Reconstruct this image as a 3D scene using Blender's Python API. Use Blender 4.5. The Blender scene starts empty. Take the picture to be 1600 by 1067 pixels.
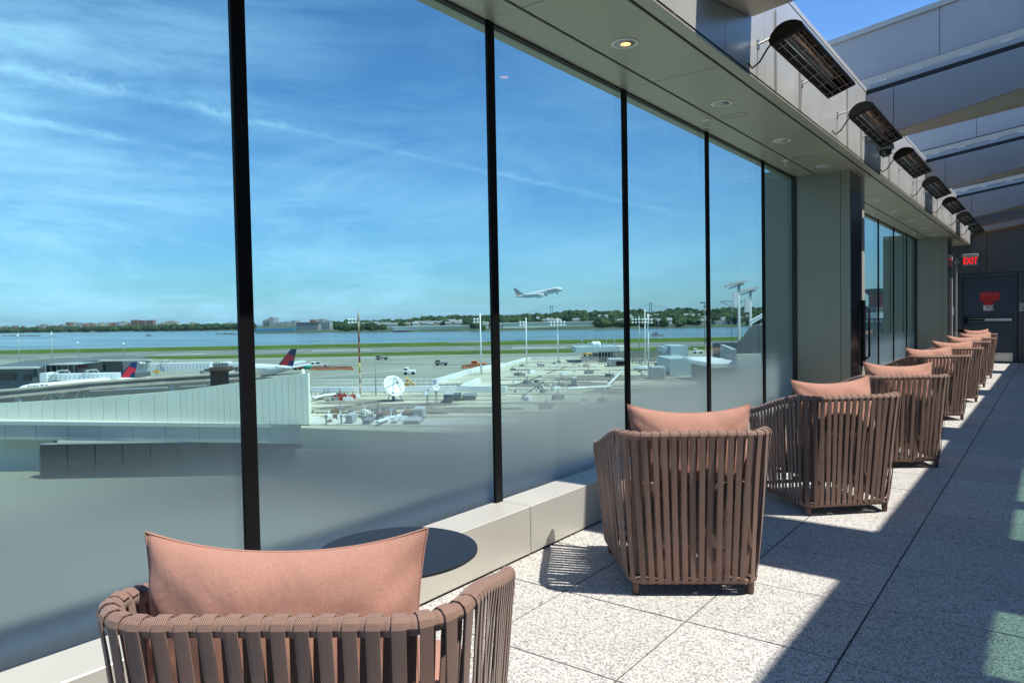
import bpy, math, random
from mathutils import Vector, Matrix, noise
rnd = random.Random(7)
S = bpy.context.scene
COL = S.collection

# ------------------------------------------------------------------ camera
CAMLOC = Vector((0, 0, 1.3))
CR = Vector((0.79948671, 0.60040586, -0.01827006))      # camera right
CU = Vector((-0.0042252, 0.03603567, 0.99934157))       # camera up
CF = Vector((-0.60066891, 0.79888311, -0.03134688))     # camera forward
FPX = 1126.2
cam = bpy.data.cameras.new('camera'); co = bpy.data.objects.new('camera', cam); COL.objects.link(co)
co.matrix_world = Matrix(((CR.x, CU.x, -CF.x, CAMLOC.x), (CR.y, CU.y, -CF.y, CAMLOC.y), (CR.z, CU.z, -CF.z, CAMLOC.z), (0, 0, 0, 1)))
cam.sensor_width = 36.0; cam.lens = FPX / 1600 * 36.0
cam.clip_start = 0.05; cam.clip_end = 60000
S.camera = co

# ------------------------------------------------------------------ world, sun, exposure
SUN = Vector((0.5, 0.105, 1.0)).normalized()            # towards the sun
world = bpy.data.worlds.new('World'); S.world = world; world.use_nodes = True
wn = world.node_tree.nodes; wl = world.node_tree.links; wn.clear()
def wnode(t, **k):
    n = wn.new(t)
    for a, b in k.items(): setattr(n, a, b)
    return n
wout = wnode('ShaderNodeOutputWorld'); wbg = wnode('ShaderNodeBackground'); wbg.inputs[1].default_value = 0.125
sky = wnode('ShaderNodeTexSky', sky_type='NISHITA', sun_disc=False)
sky.sun_elevation = math.asin(SUN.z); sky.sun_rotation = math.atan2(SUN.x, SUN.y)
sky.air_density = 1.0; sky.dust_density = 0.6; sky.ozone_density = 2.2; sky.altitude = 10
tc = wnode('ShaderNodeTexCoord')
def wmath(op, a, b=None, c=None, clamp=False):
    n = wnode('ShaderNodeMath', operation=op, use_clamp=clamp)
    for i, v in enumerate((a, b, c)):
        if v is None: continue
        if isinstance(v, (int, float)): n.inputs[i].default_value = v
        else: wl.new(v, n.inputs[i])
    return n.outputs[0]
def wdot(v):
    n = wnode('ShaderNodeVectorMath', operation='DOT_PRODUCT'); wl.new(tc.outputs['Generated'], n.inputs[0]); n.inputs[1].default_value = v
    return n.outputs['Value']
def wnoise(scale, detail, rough, stretch):
    m = wnode('ShaderNodeMapping'); m.inputs['Scale'].default_value = stretch; m.inputs['Rotation'].default_value = (0.1, 0.25, 0.45)
    wl.new(tc.outputs['Generated'], m.inputs[0])
    n = wnode('ShaderNodeTexNoise'); n.inputs['Scale'].default_value = scale; n.inputs['Detail'].default_value = detail
    n.inputs['Roughness'].default_value = rough; n.inputs['Distortion'].default_value = 0.6
    wl.new(m.outputs[0], n.inputs[0]); return n.outputs[0]
def pixdir(px, py):
    return (CR * (px - 800) + CU * (533.5 - py) + CF * FPX).normalized()
def trail(a, b, width, gain, nz):
    nrm = pixdir(*a).cross(pixdir(*b)).normalized()
    d = wmath('ADD', wdot(nrm), wmath('MULTIPLY', wmath('SUBTRACT', nz, 0.5), width * 4.0))
    g = wmath('POWER', 2.718, wmath('MULTIPLY', wmath('POWER', wmath('DIVIDE', d, width), 2.0), -1.0))
    return wmath('MULTIPLY', g, wmath('MULTIPLY', wmath('POWER', nz, 1.6), gain))
n_fine = wnoise(14, 6, 0.62, (1, 1, 1)); n_wisp = wnoise(2.2, 6, 0.58, (0.7, 0.7, 4.2)); n_big = wnoise(1.1, 3, 0.5, (1, 1, 3.0))
low = wmath('SUBTRACT', 1.0, wmath('MULTIPLY', wdot((0, 0, 1)), 1.7), clamp=True)
cir = wmath('MULTIPLY', wmath('SUBTRACT', wmath('ADD', wmath('MULTIPLY', n_wisp, 0.65), wmath('MULTIPLY', wnoise(6.5, 7, 0.66, (0.5, 0.5, 3.4)), 0.35)), 0.40, clamp=True), 6.5)
cir = wmath('MULTIPLY', cir, wmath('MULTIPLY', wmath('SUBTRACT', n_big, 0.33, clamp=True), 2.6, clamp=True))
leftw = wmath('ADD', wmath('MULTIPLY', wdot(tuple(-CR)), 0.9), 0.52, clamp=True)
cir = wmath('MULTIPLY', wmath('MULTIPLY', cir, leftw), wmath('ADD', 0.12, wmath('MULTIPLY', low, 1.15)))
lf = wdot(tuple(-CR))
def band(k0, k1): return wmath('MULTIPLY', wmath('SUBTRACT', lf, k0), 1.0/(k1-k0), clamp=True)
n_tr2 = wnoise(26, 9, 0.78, (1, 1, 1.6)); n_pat = wmath('ADD', 0.35, wmath('MULTIPLY', wmath('SUBTRACT', wnoise(9, 3, 0.6, (1, 1, 1)), 0.38, clamp=True), 4.0), clamp=True)
n_lw = wnoise(3.4, 8, 0.70, (0.8, 0.8, 3.2))
cir2 = wmath('MULTIPLY', wmath('MULTIPLY', wmath('SUBTRACT', n_lw, 0.43, clamp=True), 4.2), wmath('MULTIPLY', wmath('POWER', low, 1.6), leftw))
cir = wmath('ADD', cir, wmath('ADD', cir2, wmath('MULTIPLY', wmath('POWER', low, 5.0), 0.10)), clamp=True)
t1 = wmath('MULTIPLY', trail((0, 104), (400, 192), 0.0075, 1.5, n_tr2), wmath('MULTIPLY', band(0.24, 0.40), n_pat))
t2 = wmath('MULTIPLY', trail((0, 182), (365, 250), 0.0042, 1.3, n_tr2), wmath('MULTIPLY', band(0.30, 0.42), n_pat))
t3 = wmath('MULTIPLY', trail((385, 186), (1190, 362), 0.0032, 0.62, n_tr2), wmath('MULTIPLY', wmath('MULTIPLY', band(0.40, 0.34), band(-0.38, -0.1)), n_pat))

cl = wmath('ADD', wmath('ADD', cir, t1), wmath('ADD', t2, t3), clamp=True)
hz = wmath('POWER', wmath('SUBTRACT', 1.0, wmath('MULTIPLY', wmath('ABSOLUTE', wdot((0, 0, 1))), 2.2), clamp=True), 3.0)
mixc = wnode('ShaderNodeMix', data_type='RGBA'); wl.new(wmath('MULTIPLY', cl, 0.8, clamp=True), mixc.inputs[0])
skt = wnode('ShaderNodeMix', data_type='RGBA', blend_type='MULTIPLY'); skt.inputs[0].default_value = 1; wl.new(sky.outputs[0], skt.inputs[6]); skt.inputs[7].default_value = (0.46, 0.74, 1.04, 1)
wl.new(skt.outputs[2], mixc.inputs[6]); mixc.inputs[7].default_value = (4.2, 6.3, 8.4, 1)
wl.new(mixc.outputs[2], wbg.inputs[0]); wl.new(wbg.outputs[0], wout.inputs[0])
sl = bpy.data.lights.new('sun', 'SUN'); sl.energy = 4.5; sl.angle = math.radians(0.53); sl.color = (1.0, 0.955, 0.88)
so = bpy.data.objects.new('sun', sl); COL.objects.link(so); so.rotation_euler = SUN.to_track_quat('Z', 'Y').to_euler()
S.view_settings.view_transform = 'Standard'; S.view_settings.look = 'None'; S.view_settings.gamma = 1.0
S.view_settings.exposure = 0.68
S.cycles.max_bounces = 10; S.cycles.diffuse_bounces = 4; S.cycles.glossy_bounces = 4
S.cycles.transparent_max_bounces = 16; S.cycles.transmission_bounces = 6
S.cycles.sample_clamp_indirect = 6.0; S.cycles.use_denoising = True; S.cycles.caustics_reflective = False

# ------------------------------------------------------------------ helpers
FH = Vector((-0.60096, 0.79928, 0)); RH = Vector((0.79928, 0.60096, 0))   # level axes of the airfield
def ray(px, py): return CR * (px - 800) + CU * (533.5 - py) + CF * FPX
def G(px, py, z):                                        # where a sight line meets a level plane
    d = ray(px, py); t = (z - CAMLOC.z) / d.z; return CAMLOC + d * t
def D(px, py, dep):                                      # point at a given distance out
    return CAMLOC + ray(px, py) * (dep / FPX)
def W(u, d, z=0.0):
    v = FH * d + RH * u; return Vector((v.x, v.y, z))
def pxu(px, dep): return (px - 800) * dep / FPX          # sideways offset

class MB:
    def __init__(s): s.v = []; s.f = []; s.uv = []; s.mi = []; s.sm = []; s.m = 0; s.smooth = False
    def add(s, vs, fs, uvs=None):
        b = len(s.v); s.v += [tuple(p) for p in vs]; s.uv += (uvs if uvs else [(p[0], p[1]) for p in vs])
        for f in fs: s.f.append(tuple(i + b for i in f)); s.mi.append(s.m); s.sm.append(s.smooth)
        return s
    def box(s, x0, x1, y0, y1, z0, z1):
        return s.hexa([(x0,y0,z0),(x1,y0,z0),(x1,y1,z0),(x0,y1,z0),(x0,y0,z1),(x1,y0,z1),(x1,y1,z1),(x0,y1,z1)])
    def hexa(s, p): return s.add(p, [(0,3,2,1),(4,5,6,7),(0,1,5,4),(1,2,6,5),(2,3,7,6),(3,0,4,7)])
    def obox(s, c, ax, ay, az):
        c = Vector(c); ax = Vector(ax); ay = Vector(ay); az = Vector(az)
        return s.hexa([c-ax-ay-az, c+ax-ay-az, c+ax+ay-az, c-ax+ay-az, c-ax-ay+az, c+ax-ay+az, c+ax+ay+az, c-ax+ay+az])
    def wbox(s, u0, u1, d0, d1, z0, z1):                  # box in airfield axes
        return s.hexa([W(u0,d0,z0),W(u1,d0,z0),W(u1,d1,z0),W(u0,d1,z0),W(u0,d0,z1),W(u1,d0,z1),W(u1,d1,z1),W(u0,d1,z1)])
    def bbox(s, x0, x1, y0, y1, z0, z1, b):               # box with chamfered long and short edges
        xs = [(x0,x0+b),(x1,x1-b)]; v = []; 
        for zz, ins in ((z0, b), (z0+b, 0), (z1-b, 0), (z1, b)):
            i = ins
            v.append([(x0+b+ (i if i else 0)*0, y0+i, zz), (x1-b, y0+i, zz), (x1-i, y0+b, zz), (x1-i, y1-b, zz), (x1-b, y1-i, zz), (x0+b, y1-i, zz), (x0+i, y1-b, zz), (x0+i, y0+b, zz)])
        vs = [p for r in v for p in r]; fs = [tuple(range(7, -1, -1)), tuple(range(24, 32))]
        for k in range(3):
            for j in range(8): fs.append((k*8+j, k*8+(j+1)%8, (k+1)*8+(j+1)%8, (k+1)*8+j))
        return s.add(vs, fs)
    def cyl(s, p0, p1, r0, r1=None, n=10, caps=True):
        r1 = r0 if r1 is None else r1
        return s.tube([p0, p1], [r0, r1], n, caps)
    def tube(s, path, r, n=10, caps=True, closed=False, vscale=1.0):
        path = [Vector(p) for p in path]; m = len(path); rr = r if isinstance(r, list) else [r]*m
        vs = []; uvs = []; fs = []; L = 0; prev = None
        for i, p in enumerate(path):
            if i: L += (p - path[i-1]).length
            a = path[i-1] if (i or closed) else p; b = path[(i+1) % m] if (i < m-1 or closed) else p
            t = (b - a).normalized()
            if prev is None:
                q = Vector((0,0,1)) if abs(t.z) < 0.9 else Vector((1,0,0)); x = t.cross(q).normalized()
            else: x = (prev - t * prev.dot(t)).normalized()
            prev = x; y = t.cross(x)
            for k in range(n+1):
                an = 2*math.pi*k/n; vs.append(p + (x*math.cos(an) + y*math.sin(an))*rr[i]); uvs.append((rr[i]*an, L))
        N = n+1; mm = m if closed else m-1
        for i in range(mm):
            j = (i+1) % m
            for k in range(n): fs.append((i*N+k, i*N+k+1, j*N+k+1, j*N+k))
        if caps and not closed: fs.append(tuple(range(n-1, -1, -1))); fs.append(tuple((m-1)*N+k for k in range(n)))
        return s.add(vs, fs, uvs)
    def ribbon(s, path, nrm, w, th):                      # flat strap; nrm: outward per point
        path = [Vector(p) for p in path]; vs = []; uvs = []; fs = []; L = 0; m = len(path)
        for i, p in enumerate(path):
            if i: L += (p - path[i-1]).length
            t = (path[min(i+1, m-1)] - path[max(i-1, 0)]).normalized(); nn = Vector(nrm[i]); nn = (nn - t*nn.dot(t)).normalized(); b = t.cross(nn)
            for (ws, hs) in ((-1, 1), (-.55, 1.35), (.55, 1.35), (1, 1), (1, -1), (-1, -1)):
                vs.append(p + b*(w/2*ws) + nn*(th/2*hs)); uvs.append((w/2*ws + 0.02, L))
        for i in range(m-1):
            for k in range(6): fs.append((i*6+k, i*6+(k+1) % 6, (i+1)*6+(k+1) % 6, (i+1)*6+k))
        fs.append((5,4,3,2,1,0)); fs.append(tuple((m-1)*6+k for k in range(6)))
        return s.add(vs, fs, uvs)
    def prism(s, poly, z0, z1):
        n = len(poly); vs = [(p[0], p[1], z0) for p in poly] + [(p[0], p[1], z1) for p in poly]
        return s.add(vs, [tuple(range(n-1, -1, -1)), tuple(range(n, 2*n))] + [(i, (i+1) % n, n+(i+1) % n, n+i) for i in range(n)])
    def lathe(s, prof, n=24, c=(0,0,0)):
        vs = []; fs = []; m = len(prof)
        for r, z in prof:
            for k in range(n): a = 2*math.pi*k/n; vs.append((c[0]+r*math.cos(a), c[1]+r*math.sin(a), c[2]+z))
        for i in range(m-1):
            for k in range(n): fs.append((i*n+k, i*n+(k+1) % n, (i+1)*n+(k+1) % n, (i+1)*n+k))
        if prof[0][0] > 0: fs.append(tuple(range(n-1, -1, -1)))
        if prof[-1][0] > 0: fs.append(tuple((m-1)*n+k for k in range(n)))
        return s.add(vs, fs)
    def ico(s, c, r, sub=1, jit=0.25, sq=1.0):
        t = (1+5**.5)/2
        vs = [Vector(p).normalized() for p in ((-1,t,0),(1,t,0),(-1,-t,0),(1,-t,0),(0,-1,t),(0,1,t),(0,-1,-t),(0,1,-t),(t,0,-1),(t,0,1),(-t,0,-1),(-t,0,1))]
        fs = [(0,11,5),(0,5,1),(0,1,7),(0,7,10),(0,10,11),(1,5,9),(5,11,4),(11,10,2),(10,7,6),(7,1,8),(3,9,4),(3,4,2),(3,2,6),(3,6,8),(3,8,9),(4,9,5),(2,4,11),(6,2,10),(8,6,7),(9,8,1)]
        for _ in range(sub):
            cache = {}; nf = []
            def mid(a, b):
                k = (min(a, b), max(a, b))
                if k not in cache: vs.append((vs[a]+vs[b]).normalized()); cache[k] = len(vs)-1
                return cache[k]
            for a, b, c_ in fs:
                x, y, z = mid(a, b), mid(b, c_), mid(c_, a); nf += [(a,x,z),(b,y,x),(c_,z,y),(x,y,z)]
            fs = nf
        c = Vector(c); out = []
        for v in vs:
            k = r * (1 + rnd.uniform(-jit, jit)); out.append(c + Vector((v.x*k, v.y*k, v.z*k*sq)))
        return s.add(out, fs)
    def build(s, name, mats, parent=None, loc=None):
        me = bpy.data.meshes.new(name); me.from_pydata(s.v, [], s.f)
        mats = mats if isinstance(mats, (list, tuple)) else [mats]
        for m in mats: me.materials.append(m)
        me.polygons.foreach_set('material_index', s.mi); me.polygons.foreach_set('use_smooth', s.sm)
        uvl = me.uv_layers.new(name='uv'); li = [0]*len(me.loops); me.loops.foreach_get('vertex_index', li)
        fl = [0.0]*(2*len(li))
        for i, k in enumerate(li): fl[2*i], fl[2*i+1] = s.uv[k][0], s.uv[k][1]
        uvl.data.foreach_set('uv', fl)
        me.update()
        o = bpy.data.objects.new(name, me); COL.objects.link(o)
        if parent is not None: o.parent = parent
        if loc is not None: o.location = loc
        return o
def tag(o, label=None, cat=None, group=None, kind=None):
    if label: o['label'] = label
    if cat: o['category'] = cat
    if group: o['group'] = group
    if kind: o['kind'] = kind
    return o
def thing(name, label, cat, loc=(0,0,0), rz=0.0, group=None):
    o = bpy.data.objects.new(name, None); COL.objects.link(o); o.location = loc; o.rotation_euler = (0, 0, rz)
    o.empty_display_size = 0.2
    return tag(o, label, cat, group)
def copy_tree(o, parent=None):
    c = o.copy(); COL.objects.link(c); c.parent = parent
    for ch in list(o.children): copy_tree(ch, c)
    return c
def structure(o): o['kind'] = 'structure'; return o
def text_mesh(body, size, depth=0.0, align='CENTER', bold=0.0):
    cu = bpy.data.curves.new('txt', 'FONT'); cu.body = body; cu.size = size; cu.extrude = depth; cu.align_x = align; cu.align_y = 'CENTER'; cu.offset = bold; cu.space_character = 1.0 + bold*26
    o = bpy.data.objects.new('txt', cu); COL.objects.link(o)
    dg = bpy.context.evaluated_depsgraph_get(); me = bpy.data.meshes.new_from_object(o.evaluated_get(dg))
    bpy.data.objects.remove(o); return me
def text_obj(name, body, size, mat, M, parent=None, depth=0.002, sx=1.0, bold=0.0):
    me = text_mesh(body, size, depth, bold=bold); me.transform(Matrix.Diagonal((sx, 1, 1, 1))); me.transform(M)
    me.materials.clear(); me.materials.append(mat)
    o = bpy.data.objects.new(name, me); COL.objects.link(o)
    if parent is not None: o.parent = parent
    return o

# ------------------------------------------------------------------ materials
def new_mat(name):
    m = bpy.data.materials.new(name); m.use_nodes = True; nt = m.node_tree
    return m, nt, nt.nodes['Principled BSDF']
def mat(name, col, rough=0.6, metal=0.0, var=0.12, scale=3.0, bump=0.0, bscale=None, spec=0.5, stretch=(1,1,1), coat=0.0, detail=5):
    m, nt, b = new_mat(name)
    b.inputs['Base Color'].default_value = (*col, 1); b.inputs['Roughness'].default_value = rough; b.inputs['Metallic'].default_value = metal
    b.inputs['Specular IOR Level'].default_value = spec; b.inputs['Coat Weight'].default_value = coat
    t = nt.nodes.new('ShaderNodeTexCoord'); mp = nt.nodes.new('ShaderNodeMapping'); mp.inputs['Scale'].default_value = stretch
    nt.links.new(t.outputs['Object'], mp.inputs[0])
    if var > 0:
        n = nt.nodes.new('ShaderNodeTexNoise'); n.inputs['Scale'].default_value = scale; n.inputs['Detail'].default_value = detail; nt.links.new(mp.outputs[0], n.inputs[0])
        r = nt.nodes.new('ShaderNodeMapRange'); r.inputs[1].default_value = 0.3; r.inputs[2].default_value = 0.7; r.inputs[3].default_value = 1-var; r.inputs[4].default_value = 1+var
        nt.links.new(n.outputs[0], r.inputs[0])
        v = nt.nodes.new('ShaderNodeVectorMath'); v.operation = 'SCALE'; v.inputs[0].default_value = col; nt.links.new(r.outputs[0], v.inputs['Scale'])
        nt.links.new(v.outputs[0], b.inputs['Base Color'])
        r2 = nt.nodes.new('ShaderNodeMapRange'); r2.inputs[1].default_value = 0.3; r2.inputs[2].default_value = 0.7; r2.inputs[3].default_value = max(0.02, rough-var*0.5); r2.inputs[4].default_value = min(1, rough+var*0.5)
        nt.links.new(n.outputs[0], r2.inputs[0]); nt.links.new(r2.outputs[0], b.inputs['Roughness'])
    if bump > 0:
        n2 = nt.nodes.new('ShaderNodeTexNoise'); n2.inputs['Scale'].default_value = bscale or scale*6; n2.inputs['Detail'].default_value = 4; nt.links.new(mp.outputs[0], n2.inputs[0])
        bp = nt.nodes.new('ShaderNodeBump'); bp.inputs['Strength'].default_value = bump; bp.inputs['Distance'].default_value = 0.01
        nt.links.new(n2.outputs[0], bp.inputs['Height']); nt.links.new(bp.outputs[0], b.inputs['Normal'])
    return m
def nmath(nt, op, a, b=None, clamp=False):
    n = nt.nodes.new('ShaderNodeMath'); n.operation = op; n.use_clamp = clamp
    for i, v in enumerate((a, b)):
        if v is None: continue
        if isinstance(v, (int, float)): n.inputs[i].default_value = v
        else: nt.links.new(v, n.inputs[i])
    return n.outputs[0]
def mixrgb(nt, fac, a, b):
    n = nt.nodes.new('ShaderNodeMix'); n.data_type = 'RGBA'
    if isinstance(fac, float): n.inputs[0].default_value = fac
    else: nt.links.new(fac, n.inputs[0])
    for k, v in ((6, a), (7, b)):
        if isinstance(v, tuple): n.inputs[k].default_value = (*v, 1)
        else: nt.links.new(v, n.inputs[k])
    return n.outputs[2]
def emis(name, col, s):
    m, nt, b = new_mat(name); b.inputs['Emission Color'].default_value = (*col, 1); b.inputs['Emission Strength'].default_value = s; b.inputs['Base Color'].default_value = (*col, 1)
    return m

M = {}
M['soffit'] = mat('soffit_metal', (0.47, 0.45, 0.37), 0.40, 0.35, 0.04, 1.2, 0.04, 60)
M['fascia'] = mat('fascia_metal', (0.62, 0.60, 0.54), 0.36, 0.35, 0.07, 1.6, 0.04, 90, stretch=(1, 1, 0.5))
M['sill'] = mat('sill_metal', (0.52, 0.50, 0.44), 0.40, 0.25, 0.04, 1.5)
M['pier'] = mat('pier_metal', (0.245, 0.225, 0.175), 0.42, 0.5, 0.05, 1.5)
M['pier_shade'] = mat('pier_shade_metal', (0.045, 0.05, 0.065), 0.22, 0.6, 0.05, 2)  # shade on the pier's side face is put into this darker colour
M['beam'] = mat('beam_metal', (0.285, 0.275, 0.275), 0.34, 0.55, 0.06, 1.0)
M['beam_under'] = mat('beam_bronze', (0.50, 0.45, 0.38), 0.4, 0.4, 0.06, 1.0)
M['panelglass'] = mat('roof_panel', (0.37, 0.355, 0.36), 0.28, 0.25, 0.05, 1.0)
M['black'] = mat('black_metal', (0.006, 0.006, 0.007), 0.5, 0, 0.05, 4, spec=0.15)
M['gasket'] = mat('black_gasket', (0.006, 0.006, 0.006), 0.6, 0, 0)
M['steel'] = mat('steel', (0.5, 0.5, 0.48), 0.3, 0.95, 0.08, 8)
M['white_paint'] = mat('white_paint', (0.78, 0.78, 0.76), 0.4, 0, 0.05, 4)
M['endwall'] = mat('end_wall_panel', (0.085, 0.095, 0.095), 0.45, 0.3, 0.06, 1.2)
M['door'] = mat('door_paint', (0.035, 0.055, 0.075), 0.4, 0.1, 0.05, 1.5)
M['red'] = mat('red_sign', (0.50, 0.01, 0.015), 0.4, 0, 0.05, 4)
M['table'] = mat('table_top', (0.010, 0.014, 0.021), 0.5, 0.0, 0.06, 30, 0.05, 300)
M['heater'] = mat('heater_shell', (0.040, 0.037, 0.028), 0.35, 0.8, 0.08, 5)
M['reflector'] = mat('heater_reflector', (0.16, 0.155, 0.14), 0.16, 1.0, 0.05, 5)
M['exit'] = emis('exit_letters', (0.85, 0.008, 0.01), 0.9)
M['warm'] = emis('warm_strip', (1.0, 0.45, 0.12), 2.5)
M['lamp'] = emis('lamp_glow', (0.9, 0.62, 0.34), 0.55)
M['rail_metal'] = mat('rail_tube', (0.16, 0.085, 0.065), 0.45, 0.3, 0.05, 5)
M['outer'] = mat('darkening_slab', (0.05, 0.055, 0.06), 0.7, 0, 0.15, 1)
M['liner'] = mat('brown_liner', (0.17, 0.105, 0.082), 0.8, 0, 0.08, 20)
M['leg'] = mat('leg_paint', (0.115, 0.062, 0.048), 0.4, 0.2, 0.05, 10)

def weave_mat():
    m, nt, b = new_mat('woven_strap'); t = nt.nodes.new('ShaderNodeTexCoord'); sp = nt.nodes.new('ShaderNodeSeparateXYZ'); nt.links.new(t.outputs['UV'], sp.inputs[0])
    u, v = sp.outputs[0], sp.outputs[1]
    d1 = nmath(nt, 'ADD', nmath(nt, 'MULTIPLY', u, 1700.0), nmath(nt, 'MULTIPLY', v, 1500.0))
    w = nmath(nt, 'ADD', nmath(nt, 'MULTIPLY', nmath(nt, 'SINE', d1), 0.5), 0.5)
    w2 = nmath(nt, 'ADD', nmath(nt, 'MULTIPLY', nmath(nt, 'SINE', nmath(nt, 'MULTIPLY', v, 3300.0)), 0.5), 0.5)
    h = nmath(nt, 'MULTIPLY', w, nmath(nt, 'ADD', nmath(nt, 'MULTIPLY', w2, 0.35), 0.65))
    n = nt.nodes.new('ShaderNodeTexNoise'); n.inputs['Scale'].default_value = 9; nt.links.new(t.outputs['Object'], n.inputs[0])
    c = mixrgb(nt, h, (0.080, 0.043, 0.031), (0.45, 0.285, 0.22))
    c2 = mixrgb(nt, nmath(nt, 'MULTIPLY', n.outputs[0], 0.45), c, (0.17, 0.092, 0.066))
    nt.links.new(c2, b.inputs['Base Color']); b.inputs['Roughness'].default_value = 0.75; b.inputs['Sheen Weight'].default_value = 0.15; b.inputs['Specular IOR Level'].default_value = 0.3
    bp = nt.nodes.new('ShaderNodeBump'); bp.inputs['Strength'].default_value = 0.6; bp.inputs['Distance'].default_value = 0.0006; nt.links.new(h, bp.inputs['Height']); nt.links.new(bp.outputs[0], b.inputs['Normal'])
    return m
M['weave'] = weave_mat()
def cloth_mat(name, c0, c1):
    m, nt, b = new_mat(name); t = nt.nodes.new('ShaderNodeTexCoord'); sp = nt.nodes.new('ShaderNodeSeparateXYZ'); nt.links.new(t.outputs['UV'], sp.inputs[0])
    a = nmath(nt, 'SINE', nmath(nt, 'MULTIPLY', sp.outputs[0], 3000.0)); c = nmath(nt, 'SINE', nmath(nt, 'MULTIPLY', sp.outputs[1], 3000.0))
    h = nmath(nt, 'ADD', nmath(nt, 'MULTIPLY', nmath(nt, 'MULTIPLY', a, c), 0.5), 0.5)
    n = nt.nodes.new('ShaderNodeTexNoise'); n.inputs['Scale'].default_value = 260; n.inputs['Detail'].default_value = 3; nt.links.new(t.outputs['Object'], n.inputs[0])
    f = nmath(nt, 'ADD', nmath(nt, 'MULTIPLY', h, 0.5), nmath(nt, 'MULTIPLY', nmath(nt, 'SUBTRACT', n.outputs[0], 0.25), 1.0), clamp=True)
    nt.links.new(mixrgb(nt, f, c0, c1), b.inputs['Base Color']); b.inputs['Roughness'].default_value = 0.9; b.inputs['Sheen Weight'].default_value = 0.2; b.inputs['Specular IOR Level'].default_value = 0.2
    n2 = nt.nodes.new('ShaderNodeTexNoise'); n2.inputs['Scale'].default_value = 7; n2.inputs['Detail'].default_value = 3; n2.inputs['Distortion'].default_value = 1.2; nt.links.new(t.outputs['Object'], n2.inputs[0])
    b1 = nt.nodes.new('ShaderNodeBump'); b1.inputs['Strength'].default_value = 0.32; b1.inputs['Distance'].default_value = 0.02; nt.links.new(n2.outputs[0], b1.inputs['Height'])
    b2 = nt.nodes.new('ShaderNodeBump'); b2.inputs['Strength'].default_value = 0.5; b2.inputs['Distance'].default_value = 0.0006; nt.links.new(h, b2.inputs['Height']); nt.links.new(b1.outputs[0], b2.inputs['Normal'])
    nt.links.new(b2.outputs[0], b.inputs['Normal']); return m
M['pillow'] = cloth_mat('salmon_cloth', (0.29, 0.135, 0.095), (0.465, 0.25, 0.185))

def terrazzo():
    m, nt, b = new_mat('terrazzo_pavers'); t = nt.nodes.new('ShaderNodeTexCoord')
    def vor(sc):
        v = nt.nodes.new('ShaderNodeTexVoronoi'); v.inputs['Scale'].default_value = sc; nt.links.new(t.outputs['Object'], v.inputs[0])
        s = nt.nodes.new('ShaderNodeSeparateColor'); nt.links.new(v.outputs['Color'], s.inputs[0]); return v, s
    v1, s1 = vor(150.0); v2, s2 = vor(260.0)
    base = mixrgb(nt, s1.outputs[1], (0.50, 0.485, 0.455), (0.635, 0.62, 0.58))
    warm = mixrgb(nt, nmath(nt, 'GREATER_THAN', s2.outputs[2], 0.82), base, (0.46, 0.40, 0.34))
    dk = nmath(nt, 'GREATER_THAN', s1.outputs[0], 0.76); dk2 = nmath(nt, 'GREATER_THAN', s2.outputs[0], 0.84)
    c = mixrgb(nt, dk, warm, (0.22, 0.22, 0.21)); c = mixrgb(nt, dk2, c, (0.24, 0.235, 0.22))
    n = nt.nodes.new('ShaderNodeTexNoise'); n.inputs['Scale'].default_value = 1.6; n.inputs['Detail'].default_value = 5; nt.links.new(t.outputs['Object'], n.inputs[0])
    c = mixrgb(nt, nmath(nt, 'MULTIPLY', nmath(nt, 'SUBTRACT', n.outputs[0], 0.42, True), 0.9), c, (0.33, 0.30, 0.27))
    nt.links.new(c, b.inputs['Base Color']); b.inputs['Roughness'].default_value = 0.62; b.inputs['Specular IOR Level'].default_value = 0.35
    gi = nt.nodes.new('ShaderNodeNewGeometry'); sc_ = nmath(nt, 'ADD', 0.93, nmath(nt, 'MULTIPLY', gi.outputs['Random Per Island'], 0.12))
    vm = nt.nodes.new('ShaderNodeVectorMath'); vm.operation = 'SCALE'; nt.links.new(c, vm.inputs[0]); nt.links.new(sc_, vm.inputs['Scale']); nt.links.new(vm.outputs[0], b.inputs['Base Color'])
    return m
M['terrazzo'] = terrazzo()
M['joint'] = mat('paver_joint', (0.05, 0.048, 0.045), 0.9, 0, 0.2, 40)

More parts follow.
